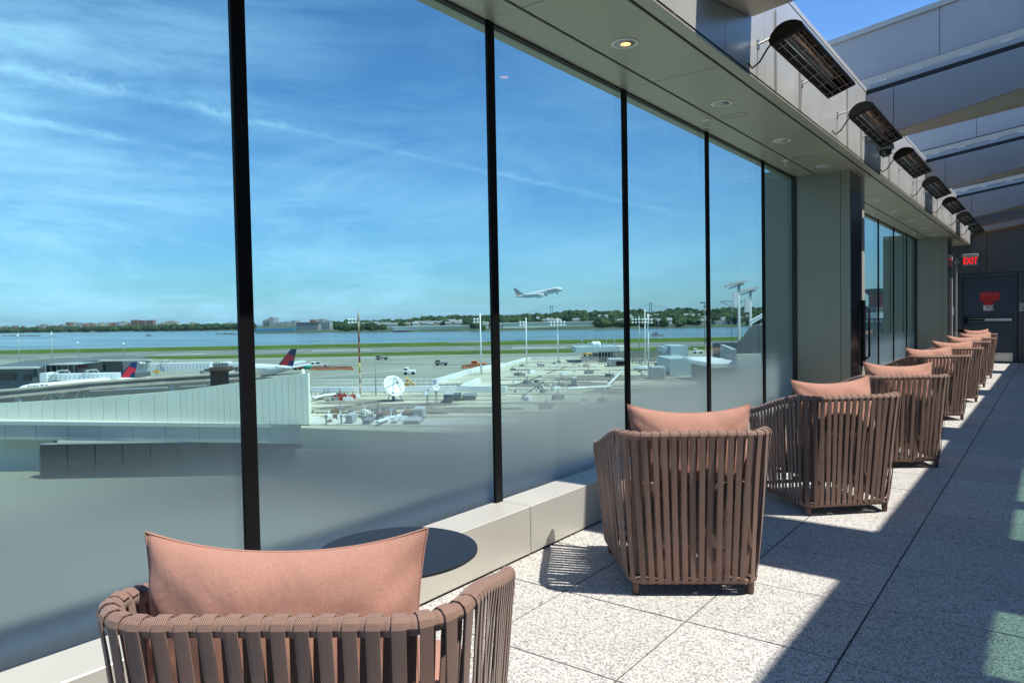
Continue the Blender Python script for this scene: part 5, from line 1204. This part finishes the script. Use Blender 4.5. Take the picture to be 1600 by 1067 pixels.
for i, (a, b, yt, yb_, mt, lab) in enumerate(((588, 604, 645, 657, 'brown3', 'rusty brown plant box, leftmost of the frosted cluster'), (601, 614, 641, 651, 'mgray', 'dark grey plant box behind the rusty one'), (628, 643, 643, 656, 'brown3', 'rusty brown plant box in the middle of the cluster'), (646, 662, 638, 656, 'lgray', 'tall pale grey plant box at the right of the cluster'), (566, 579, 656, 664, 'mgray', 'small dark plant box at the roof edge'), (630, 656, 656, 664, 'lgray', 'wide pale plant box at the roof edge'), (540, 551, 648, 663, 'lgray', 'grey square vent unit near the screen wall corner'), (894, 902, 590, 603, 'lgray', 'small grey vent left of the third mullion'), (1018, 1040, 573, 592, 'lgray', 'pale grey plant unit beside the pale block'))):
    roof_box('plant_unit', a, b, yt, yb_, mt, lab, 'plant unit', 1.5)
for px, lab in ((510, 'left'), (533.5, 'right')):
    p = G(px, 664, RZ); t = thing('roof_stub_pipe', f'{lab} one of two dark vent pipes at the roof edge', 'vent pipe', p); m = MB(); m.cyl((0,0,0), (0,0,0.65), 0.06, n=8).cyl((0,0,0.6), (0,0,0.72), 0.10, n=8); m.build('pipe', M['mgray'], t)
for (pts, rr_, mt, lab) in (([(590, 666), (604, 661), (640, 652), (652, 649)], 0.14, 'white', 'white insulated duct run zigzagging through the plant boxes'), ([(489, 627), (506, 623), (526, 621)], 0.16, 'white', 'white pipe lengths stacked on the roof beside the mast'), ([(950, 606), (962, 594), (972, 583)], 0.14, 'white', 'white pipe climbing over the roof toward the third mullion'), ([(886, 612), (905, 611), (950, 609), (953, 606)], 0.16, 'white', 'white pipe run low in the frosted pane'), ([(991, 578), (1012, 578.5), (1048, 577.5)], 0.30, 'white', 'thick white duct right of the third mullion')):
    m = MB(); m.smooth = True; m.tube([G(a, b, RZ)+Vector((0, 0, 0.3)) for a, b in pts], rr_, 8); tag(m.build('roof_pipe', M[mt]), lab, 'pipe')
def vehicle(px, py, L_, mt, lab, name='service_truck', cat='truck', z=GZ):
    p = G(px, py, z); t = thing(name, lab, cat, p, math.atan2(RH.y, RH.x)); m = MB(); m.bbox(-L_/2, L_/2, -0.9, 0.9, 0.45, 1.25, 0.12); m.build('body', M[mt], t)
    m = MB(); m.bbox(-L_/2+0.2, -L_/2+L_*0.42, -0.85, 0.85, 1.25, 2.0, 0.18); m.build('cab', M[mt], t)
    m = MB(); m.box(-L_/2+0.17, -L_/2+0.3, -0.7, 0.7, 1.35, 1.85).box(-L_/2+0.4, -L_/2+L_*0.38, -0.87, -0.84, 1.4, 1.85); m.build('windows', M['darkglass'], t)
    for x in (-L_*0.3, L_*0.3):
        for y in (-0.85, 0.85): m = MB(); m.cyl((x, y-0.12, 0.4), (x, y+0.12, 0.4), 0.4, n=12); m.build('wheel', M['black'], t)
def clutter(n, px0, px1, y0, y1, cols, lab, grp):
    for k in range(n):
        p = G(rnd.uniform(px0, px1), rnd.uniform(y0, y1), RZ); a = rnd.uniform(0, 3); m = MB(); r = rnd.uniform(0.12, 0.4)
        m.obox((0, 0, r*0.5), (r*1.4*math.cos(a), r*1.4*math.sin(a), 0), (-r*0.6*math.sin(a), r*0.6*math.cos(a), 0), (0, 0, r*0.5)).cyl((0, 0, r), (0, 0, r*2.2), r*0.12, n=5); c = rnd.choice(cols)
        tag(m.build('roof_clutter', M[c], None, p), lab % {'white': 'white', 'mgray': 'grey', 'crimson2': 'red', 'brown3': 'brown'}[c], 'roof item', (lab % {'white': 'white', 'mgray': 'grey', 'crimson2': 'red', 'brown3': 'brown'}[c]) + ' group')
clutter(20, 486, 560, 619, 629, ['white', 'mgray', 'crimson2', 'mgray'], 'small %s building material left of the big dish', 'x')
clutter(26, 590, 660, 650, 664, ['white', 'mgray'], 'small %s fitting among the frosted plant boxes', 'x')
clutter(26, 800, 960, 566, 600, ['white', 'mgray'], 'small %s vent on the roof under the flying plane', 'x')
clutter(30, 988, 1070, 566, 590, ['white', 'mgray', 'brown3'], 'small %s fitting on the roof right of the third mullion', 'x')
clutter(22, 486, 620, 640, 662, ['white', 'mgray', 'brown3'], 'small %s fitting near the roof edge behind the ledge', 'x')
clutter(24, 800, 985, 598, 640, ['white', 'mgray'], 'small %s vent low on the roof beside the third mullion', 'x')
m = MB()
for k in range(9):                                        # membrane laps across the roof
    y = 566 + 11*k + (k*k)*0.35; a, b = Wp(800-6*k, y, RZ), Wp(1075, y+1.5, RZ); wallseg(m, a, b, RZ+0.03, RZ+0.03, RZ-0.01, 0.09)
for k in range(7):
    y = 618 + 6.5*k; a, b = Wp(488, y, RZ), Wp(790, y+0.5, RZ); wallseg(m, a, b, RZ+0.03, RZ+0.03, RZ-0.01, 0.05)
m.build('membrane_laps', M['tar2'], rf, tuple(-rorg))
m = MB()
for (px0, px1, py) in ((486, 700, 616), (800, 930, 575), (790, 880, 612)):
    a, b = G(px0, py, RZ), G(px1, py, RZ); m.cyl(a+Vector((0,0,0.25)), b+Vector((0,0,0.25)), 0.05, n=5)
    for k in range(12): p = a.lerp(b, k/11); m.cyl(p, p+Vector((0, 0, 0.3)), 0.05, n=4)
m.build('pipe_runs', M['lgray'], rf, tuple(-rorg))
# ground vehicles on the apron
for (px, py, L_, c_, lab) in ((640, 585, 3.6, 'white', 'white van crossing the open apron behind the dish'), (690, 571, 4.5, 'mgray', 'grey truck far out on the apron left of the white mast'), (1090, 552, 4, 'white', 'white van on the apron left of the fourth mullion')):
    vehicle(px, py, L_, c_, lab)
# yellow digger behind the dish
p = G(636, 609, RZ); t = thing('yellow_lift', 'small yellow machine with a raised arm behind the dish', 'machine', p, math.atan2(RH.y, RH.x))
m = MB(); m.bbox(-0.35, 0.35, 0, 0.8, 0.15, 0.75, 0.05); m.build('body', M['yellow'], t); m = MB(); m.tube([(0, 0.4, 0.6), (-0.15, 0.4, 1.25), (0.9, 0.4, 0.35)], [0.12, 0.16, 0.08], 8); m.build('arm', M['yellow'], t)
m = MB(); m.cyl((-0.25, -0.05, 0.17), (-0.25, 0.85, 0.17), 0.17, n=12).cyl((0.25, -0.05, 0.17), (0.25, 0.85, 0.17), 0.17, n=12); m.build('tracks', M['black'], t)

# pavilion with domes, screened yard, pale blocks
def ebuild(name, m, mt, par): o = m.build(name, M[mt], par, tuple(-par.location)); return o
dpv = UD(G(930, 566, RZ))[1]
pv = thing('control_pavilion', 'pale blue-white roof pavilion with two small domes on top', 'building', W(upix(934, 555, dpv), dpv, RZ))
m = MB(); u0, u1, za, zt = pb(m, 900, 968, 542, 551, dpv, 8); ebuild('upper_block', m, 'paleblue', pv)
m = MB(); m.hexa([W(u0+1.0, dpv+0.5, za), W(u1-0.5, dpv+0.5, za), W(u1-0.5, dpv+7.5, za), W(u0+1, dpv+7.5, za)]*1 + [W(u0+0.8, dpv+0.4, za+0.05), W(u1-0.4, dpv+0.4, za+0.05), W(u1-0.4, dpv+7.6, za+0.05), W(u0+0.8, dpv+7.6, za+0.05)]); m.wbox(u0+3.4, u1-1, dpv+0.9, dpv+7, RZ, za-0.01); ebuild('dark_recess', m, 'darkbldg', pv)
m = MB(); m.wbox(u0+0.9, u1-0.6, dpv+0.3, dpv+0.9, RZ, RZ+0.9); ebuild('low_wall', m, 'lgray', pv)
m = MB(); m.wbox(u1-0.1, u1+2.4/2, dpv-0.05, dpv+4, zpix(968, 549, dpv), zpix(968, 541, dpv)); ebuild('corner_block', m, 'farwhite', pv)
for px in (931, 937.5):
    m = MB(); m.smooth = True; c = W(upix(px, 540, dpv), dpv+3, zt); m.ico((c.x, c.y, c.z+0.3), 0.55, 2, 0); ebuild('radar_dome', m, 'white', pv)
m = MB()
for px, h in ((911, 1.0), (921, 0.6), (950, 1.2), (962, 1.1), (905, 0.5), (944, 0.4)):
    c = W(upix(px, 540, dpv), dpv+2, zt); bar(m, c, c+Vector((0, 0, h)), 0.06, 5); m.obox(c+Vector((0, 0, h)), (0.15, 0, 0), (0, 0.15, 0), (0, 0, 0.1))
ebuild('aerials', m, 'lgray', pv)
dsc = UD(G(1000, 568, RZ))[1]
sc = thing('screen_fence', 'tall see-through dark mesh screen fence round the roof yard', 'fence', W(upix(990, 560, dsc), dsc, RZ))
m = MB(); zt_ = zpix(1000, 548, dsc)
for k in range(24):
    u = upix(935, 560, dsc) + (upix(1047, 560, dsc)-upix(935, 560, dsc))*k/23; m.wbox(u-0.06, u+0.06, dsc, dsc+0.1, RZ, zt_)
m.wbox(upix(935, 560, dsc), upix(1047, 560, dsc), dsc, dsc+0.1, zt_-0.12, zt_).wbox(upix(935, 560, dsc), upix(1047, 560, dsc), dsc, dsc+0.1, RZ+0.3, RZ+0.4); ebuild('frame_posts', m, 'mgray', sc)
m = MB(); m.add([W(upix(935, 560, dsc), dsc+0.15, RZ+0.3), W(upix(1047, 560, dsc), dsc+0.15, RZ+0.3), W(upix(1047, 560, dsc), dsc+0.15, zt_), W(upix(935, 560, dsc), dsc+0.15, zt_)], [(0, 1, 2, 3)]); m.build('mesh_infill', M['mesh'], sc, tuple(-sc.location))
bk = thing('pale_block', 'pale blue stepped plant block rising behind the frosted pane', 'building', W(upix(1060, 560, 95), 95, RZ))
m = MB(); pb(m, 1048, 1075.5, 540.5, 561, 96, 6); pb(m, 1036, 1049, 542, 550, 97, 4); ebuild('upper_block', m, 'paleblue', bk)
m = MB(); pb(m, 1047, 1084.5, 560.5, 640, 88, 8); ebuild('lower_block', m, 'paleblue', bk)
sk = roof_box('cargo_skid', 952, 976, 560.5, 572.5, 'lgray', 'pale equipment hood with dark opening left of the third mullion', 'plant unit', 3); m = MB(); m.box(-0.1, 1.1, -0.06, 0, 0.15, 0.75); m.build('dark_opening', M['black'], sk)
for (a, b, yt, yb_, d, lab, k_) in ((1090, 1133, 553.5, 562, 80, 'white flat roof slab behind the fourth mullion', 0), (1115, 1172, 560.0, 569, 62, 'larger white flat roof slab right of the fourth mullion', 1)):
    t = thing('white_roof_block', lab, 'roof', W(upix((a+b)/2, yt, d), d, -6)); z = zpix((a+b)/2, yb_-1, d); m = MB()
    u0, u1 = upix(a, yb_, d), upix(b, yb_, d); dd = 5 if k_ == 0 else 8.0; zr = z
    m.hexa([W(u0, d, z-0.35), W(u1, d, z-0.35), W(u1-0.4, d+dd, z-0.35), W(u0-0.4, d+dd, z-0.35), W(u0, d, z), W(u1, d, z), W(u1-0.4, d+dd, z), W(u0-0.4, d+dd, z)]); ebuild('roof_slab', m, 'white', t)
    m = MB(); m.wbox(u0+0.4, u1-0.8, d+0.4, d+dd-0.5, -12, z-0.36); ebuild('walls', m, 'mgray', t)
gy = thing('retaining_yard', 'dark green-grey walled yard beyond the white roof slabs', 'building', W(upix(1140, 550, 120), 120, -12))
m = MB(); u0, u1, za, zt = pb(m, 1117, 1160, 535.5, 562, 128, 1.5); ebuild('back_wall', m, 'darkbldg', gy)
m = MB(); a_, b_ = (upix(1131, 540, 126), 126), (upix(1152, 546, 90), 90); wallseg(m, b_, a_, zpix(1152, 546, 90), zpix(1131, 538, 126), -13, 0.6); ebuild('side_wall', m, 'lgray', gy)
m = MB(); wallseg(m, (b_[0], b_[1]), (b_[0]+14, b_[1]), zpix(1152, 546, 90), zpix(1152, 546, 90), -13, 1); ebuild('front_wall', m, 'mgray', gy)
# sloping grey concourse roof at right
hg = thing('sloped_concourse', 'grey concourse with a steep sloping roof end behind the last clear pane', 'building', W(upix(1190, 540, 60), 60, -12))
d = 58; prof = [(1150, 562), (1153, 534), (1162, 525), (1172, 510.5), (1182, 508), (1300, 506), (1300, 562)]
m = MB(); vs = [W(upix(a, b, d), d, zpix(a, b, d)) for a, b in prof]; k = len(vs); vb = [W(upix(a, b, d)+10, d+26, zpix(a, b, d)) for a, b in prof]
m.add(vs+vb, [tuple(range(k-1, -1, -1)), tuple(range(k, 2*k))]+[(i, (i+1) % k, k+(i+1) % k, k+i) for i in range(k)]); ebuild('sloped_shell', m, 'slate', hg)
m = MB(); wallseg(m, (upix(1152, 560, d-2), d-2), (upix(1190, 560, d-2), d-2), zpix(1170, 553, d-2), zpix(1170, 553, d-2), -13, 0.4); ebuild('edge_ledge', m, 'lightroof', hg)
m = MB()
for (a, b, y0, y1) in ((1178, 1200, 507, 494), (1178, 1200, 502.5, 490)):
    m.cyl(W(upix(a, y0, d), d+1, zpix(a, y0, d)), W(upix(b, y1, d), d+1, zpix(b, y1, d)), 0.10, n=5)
for k_ in range(7): a = 1179+3.3*k_; m.cyl(W(upix(a, 500, d), d+1, zpix(a, 507-0.59*3.3*k_, d)), W(upix(a, 500, d), d+1, zpix(a, 502.8-0.57*3.3*k_, d)), 0.08, n=4)
ebuild('stair_rail', m, 'white', hg)

# control tower glimpsed through the far window run
ct = thing('control_tower', 'dark control tower seen small through the far window run', 'tower', W(upix(1371, 500, 160), 160, GZ))
m = MB(); u = upix(1371, 470, 160); m.wbox(u-1.3, u+1.3, 158.7, 161.3, GZ, zpix(1371, 456, 160)); ebuild('shaft', m, 'slate', ct)
m = MB(); c = W(u, 160, zpix(1371, 456, 160)); m.lathe([(1.4, -1.2), (2.6, 0.0), (2.6, 0.6), (2.0, 0.7)], 12, c); ebuild('cab', m, 'darkbldg', ct)
tb2 = thing('far_hall', 'dark hall with a white box below the control tower', 'building', W(upix(1370, 500, 120), 120, GZ))
m = MB(); pb(m, 1357, 1381, 479, 500, 120, 8, z0=GZ); ebuild('hall_walls', m, 'darkbldg', tb2)
m = MB(); pb(m, 1373, 1382, 488, 497, 90, 3); ebuild('white_box', m, 'white', tb2)
# left gate buildings, jet bridges
c1_ = thing('curved_concourse', 'dark concourse with a broad curved grey roof at far left', 'building', W(upix(60, 580, 175), 175, GZ))
m = MB(); d = 176; pts = [(-80, 584), (0, 570.5), (40, 563), (85, 560.5), (108, 561), (127, 565)]
vs = [W(upix(a, b, d), d, zpix(a, b, d)) for a, b in pts]; vb = [W(upix(a, b, d), d+30, zpix(a, b, d)-0.6) for a, b in pts]; vc = [W(upix(a, b, d), d-26, zpix(a, b, d)-3.6) for a, b in pts]; k = len(pts)
m.add(vc+vs+vb, [(i, i+1, k+i+1, k+i) for i in range(k-1)]+[(k+i, k+i+1, 2*k+i+1, 2*k+i) for i in range(k-1)]); ebuild('curved_roof', m, 'slate', c1_)
m = MB(); pb(m, -80, 52, 577, 600, 146, 20, z0=GZ); ebuild('low_hall', m, 'darkbldg', c1_)
m = MB(); pb(m, -80, 53, 574.5, 577.3, 145, 2.0); ebuild('hall_roof', m, 'lightroof', c1_)
m = MB(); pb(m, 68, 118, 570, 590, 150, 10, z0=GZ); ebuild('glazed_hall', m, 'darkglass', c1_)
m = MB(); pb(m, 76, 118, 568.5, 570.3, 149, 3); ebuild('glazed_hall_roof', m, 'lightroof', c1_)
m = MB()
for k_ in range(6): pb(m, 70+k_*9, 71+k_*9, 570, 590, 149.8, 0.2)
ebuild('hall_mullions', m, 'lgray', c1_)
m = MB(); pb(m, -10, 24, 584, 594, 145.8, 0.2); pb(m, 36, 48, 586, 594, 145.8, 0.2); ebuild('hall_windows', m, 'darkglass', c1_)
c2_ = thing('grey_concourse', 'dark grey flat concourse behind the first parked tail', 'building', W(upix(155, 575, 185), 185, GZ))
m = MB(); pb(m, 128, 186, 564.5, 592, 184, 16, z0=GZ); ebuild('walls', m, 'slate', c2_)
m = MB(); pb(m, 127, 230, 562.8, 564.6, 183, 2.5); ebuild('roof', m, 'lightroof', c2_)
m = MB(); pb(m, 138, 164, 571, 580, 183.8, 0.2); ebuild('window_band', m, 'darkglass', c2_)
def jet_bridge(px0, px1, yt, yb_, d, label, trusses):
    t = thing('jet_bridge', label, 'jet bridge', W(upix((px0+px1)/2, yt, d), d, GZ)); m = MB(); u0, u1, za, zt = pb(m, px0, px1, yt, yb_, d, 2.6); ebuild('tunnel', m, 'white', t)
    m = MB(); n = int((u1-u0)/0.9)
    for k in range(n): u = u0+(u1-u0)*(k+0.5)/n; m.wbox(u-0.05, u+0.05, d-0.06, d, za+0.25, zt-0.2)
    ebuild('corrugation', m, 'lgray', t)
    for px in trusses:
        u = upix(px, yt, d); h = 17*d/FPX; w = 14*d/FPX; m = MB()
        for dd in (-0.4, 2.9):
            m.cyl(W(u-w, d+dd, za+0.1), W(u, d+dd, zt+5*d/FPX), 0.10, n=5).cyl(W(u, d+dd, zt+5*d/FPX), W(u+w, d+dd, za+0.1), 0.10, n=5)
        m.cyl(W(u, d-0.4, zt+5*d/FPX), W(u, d+2.9, zt+5*d/FPX), 0.1, n=5); ebuild('truss_frame', m, 'lgray', t)
    m = MB(); pb(m, px0-8, px0+2, yt-1, yb_+3, d-0.5, 3.6); ebuild('end_cab', m, 'white', t)
    m = MB()
    for u in (u0+2, u1-3): m.wbox(u, u+0.6, d+1, d+1.6, GZ, za)
    ebuild('support_leg', m, 'lgray', t)
jet_bridge(70, 178, 584.0, 594, 142, 'long white ribbed jet bridge in front of the curved concourse', (91, 137))
jet_bridge(214, 328, 567.5, 580, 185, 'white jet bridge further right behind the roof truss', (228, 256))
jet_bridge(352, 384, 567, 573, 190, 'short white jet bridge left of the first mullion', ())
for (px, yb_, s_, lab) in ((9, 590, 1.0, 'yellow gate beacon box at far left'), (245, 583, 0.8, 'yellow beacon box above the second jet bridge')):
    p = D(px, yb_, 150); t = thing('gate_beacon', lab, 'beacon', p); m = MB(); m.obox((0, 0, 0.3), RH*0.55*s_, FH*0.4, (0, 0, 0.3*s_)); m.build('box', M['yellow'], t); m = MB(); m.cyl((0, 0, 0), (0, 0, p.z*-1-14 if False else -2.6), 0.12, n=6); m.build('post', M['white'], t)
# long inclined beige roof truss
tr = thing('roof_truss', 'long beige steel edge beam on raking posts behind the pale screen wall', 'roof truss', W(upix(200, 600, 75), 75, RZ))
P0 = [(-60, 613.5, 66), (0, 609.5, 67), (140, 596.5, 72), (262, 588.2, 78), (384, 581.0, 84), (400, 580.5, 85)]
def trp(a, b, d, dz=0): return W(upix(a, b, d), d, zpix(a, b, d)+dz)
m = MB()
for (a, b) in zip(P0[:-1], P0[1:]):
    for (dz0, dz1, off) in ((-0.16, 0, -0.4), (-0.42, -0.17, 0.0), (-0.78, -0.44, -0.15)):
        p, q = trp(*a), trp(*b); m.hexa([p+Vector((0,0,dz0))+FH*off, q+Vector((0,0,dz0))+FH*off, q+Vector((0,0,dz0))+FH*1.5, p+Vector((0,0,dz0))+FH*1.5, p+Vector((0,0,dz1))+FH*off, q+Vector((0,0,dz1))+FH*off, q+Vector((0,0,dz1))+FH*1.5, p+Vector((0,0,dz1))+FH*1.5])
ebuild('edge_beam', m, 'beige', tr)
m = MB()
for (px, y0, y1, lean) in ((26, 607, 626, 0), (27, 611, 626, 6), (80, 604, 622, -16), (80, 606, 621, 0), (86, 604, 622, 12), (132, 600, 618, 0), (132, 602, 619, -17), (134, 604, 619, 8), (266, 592, 611, 3), (327, 589, 606, 0), (324, 592, 608, -20), (383, 585, 596, 0), (382, 587, 600, -14)):
    d = 67+17*px/384; m.cyl(W(upix(px, y0, d), d, zpix(px, y0, d)), W(upix(px+lean, y1, d), d, zpix(px+lean, y1, d)-0.5), 0.15 if px != 266 else 0.24, n=5)
ebuild('raking_posts', m, 'farwhite', tr)
m = MB()
for (a, ya, b, yb_) in ((0, 618, 130, 614), (8, 622, 100, 619), (140, 611, 262, 606), (282, 604, 330, 602), (180, 608, 262, 605)):
    d = 72; m.cyl(W(upix(a, ya, d), d, zpix(a, ya, d)), W(upix(b, yb_, d), d, zpix(b, yb_, d)), 0.05, n=5)
ebuild('guard_rails', m, 'lgray', tr)
m = MB(); 
for (a, b) in zip(P0[:-1], P0[1:]):
    p, q = trp(*a), trp(*b); m.hexa([p+Vector((0,0,-3.5))+FH*3, q+Vector((0,0,-3.5))+FH*3, q+Vector((0,0,-3.5))+FH*3.3, p+Vector((0,0,-3.5))+FH*3.3, p+Vector((0,0,-0.8))+FH*3, q+Vector((0,0,-0.8))+FH*3, q+Vector((0,0,-0.8))+FH*3.3, p+Vector((0,0,-0.8))+FH*3.3])
ebuild('clerestory_wall', m, 'slate', tr)
# brown stack with wide cap
st = thing('roof_stack', 'squat brown roof stack with a wide rusty cap at the first mullion', 'stack', W(upix(339, 590, 70), 70, RZ))
m = MB(); pb(m, 328.5, 349, 581, 612, 70, 1.4); ebuild('stack_body', m, 'brown', st)
m = MB(); pb(m, 319, 357, 576.5, 579.5, 69.4, 2.4); pb(m, 327, 352, 574, 581.5, 69.7, 2); ebuild('cap', m, 'brown', st)
m = MB()
for k_ in range(5): c = W(upix(331+5*k_, 571, 70), 70.6, zpix(339, 574, 70)); m.cyl(c, c+Vector((0, 0, 0.38)), 0.16, n=10)
ebuild('vent_heads', m, 'mgray', st)
# things on the apron by the second tail
for (a, b, y, lab) in ((450, 463.5, 574.8, 'left green cylinder tank on the apron'), (473, 488, 574.6, 'right green cylinder tank on the apron')):
    p = Wp((a+b)/2, y+2, GZ); d = p[1]; w = (b-a)*d/FPX/2; t = thing('green_tank', lab, 'tank', W(p[0], d, GZ), math.atan2(RH.y, RH.x)); m = MB(); m.smooth = True; m.cyl((-w, 0, 0.65), (w, 0, 0.65), 0.6, n=14); m.build('tank_body', M['green'], t); m = MB(); m.box(-w*0.7, -w*0.5, -0.5, 0.5, 0, 0.25).box(w*0.5, w*0.7, -0.5, 0.5, 0, 0.25); m.build('cradle', M['mgray'], t)
vehicle(495, 574.5, 4.4, 'white', 'white pickup parked beside the green tanks'); vehicle(503, 574.3, 4.2, 'lgray', 'grey van parked right of the white pickup'); vehicle(466, 577.5, 2.6, 'crimson2', 'small red tug between the two green tanks', 'tug', 'tug')
vehicle(597, 562.0, 5.0, 'mgray', 'dark vehicle driving alone on the taxiway')
vehicle(918, 556.6, 3.6, 'yellow', 'small yellow vehicle left of the roof pavilion')
vehicle(748, 573, 5.0, 'orange', 'orange work vehicle in the fenced patch beside the white mast')
def fenced(name, px0, px1, y0, y1, lab, n):
    t = thing(name, lab, 'barrier', G((px0+px1)/2, y1, GZ)); m = MB()
    for k in range(n):
        a = G(rnd.uniform(px0, px1), rnd.uniform(y0, y1), GZ); m.obox(a+Vector((0, 0, 0.35)), RH*rnd.uniform(0.5, 1.4), FH*rnd.uniform(0.2, 0.6), (0, 0, 0.35))
    m.build('soil_heaps', M['brown3'], t, tuple(-t.location))
    m = MB(); q = [G(px0-4, y1+0.4, GZ), G(px1+6, y1-0.2, GZ), G(px1-2, y0, GZ), G(px0, y0+0.4, GZ)]
    for a, b in zip(q, q[1:]+q[:1]): m.cyl(a+Vector((0,0,0.35)), b+Vector((0,0,0.35)), 0.22, n=6)
    m.build('barrier_line', M['orange'], t, tuple(-t.location))
fenced('soil_works', 490, 546, 574.5, 578, 'heap of brown soil inside an orange barrier beyond the roof', 26)
fenced('soil_works', 728, 772, 571, 575.5, 'patch of dug ground with orange barriers by the white mast', 18)
# taxiway signs and floodlit marker board at the runway edge
t = thing('approach_structure', 'low white lattice pier structure at the water edge left of the second mullion', 'pier', W(upix(716, 537, 470), 470, GZ)); m = MB()
for k in range(6):
    u = upix(708+3.6*k, 537, 470); pts = [W(u, 470, GZ)+Vector((0, 0, 0)), W(u+0.8, 470, GZ+2.2), W(u+1.8, 470, GZ)]; m.tube(pts, 0.22, 5)
m.wbox(upix(700, 537, 470), upix(760, 537, 470), 474, 480, GZ, GZ+0.8); ebuild('lattice', m, 'lgray', t)

#OUTSIDE-END

# ------------------------------------------------------------------ haze over the bay
hm = bpy.data.materials.new('haze_air'); hm.use_nodes = True; hn = hm.node_tree; hn.nodes.remove(hn.nodes['Principled BSDF'])
hv = hn.nodes.new('ShaderNodeVolumePrincipled'); hv.inputs['Color'].default_value = (0.80, 0.90, 1.0, 1); hv.inputs['Density'].default_value = 3.0e-5; hv.inputs['Anisotropy'].default_value = 0.2
hn.links.new(hv.outputs[0], hn.nodes['Material Output'].inputs['Volume'])
m = MB(); m.box(-20000, 20000, -20000, 35000, WZ-2, 150); hz_ = m.build('haze', hm); tag(hz_, kind='stuff')
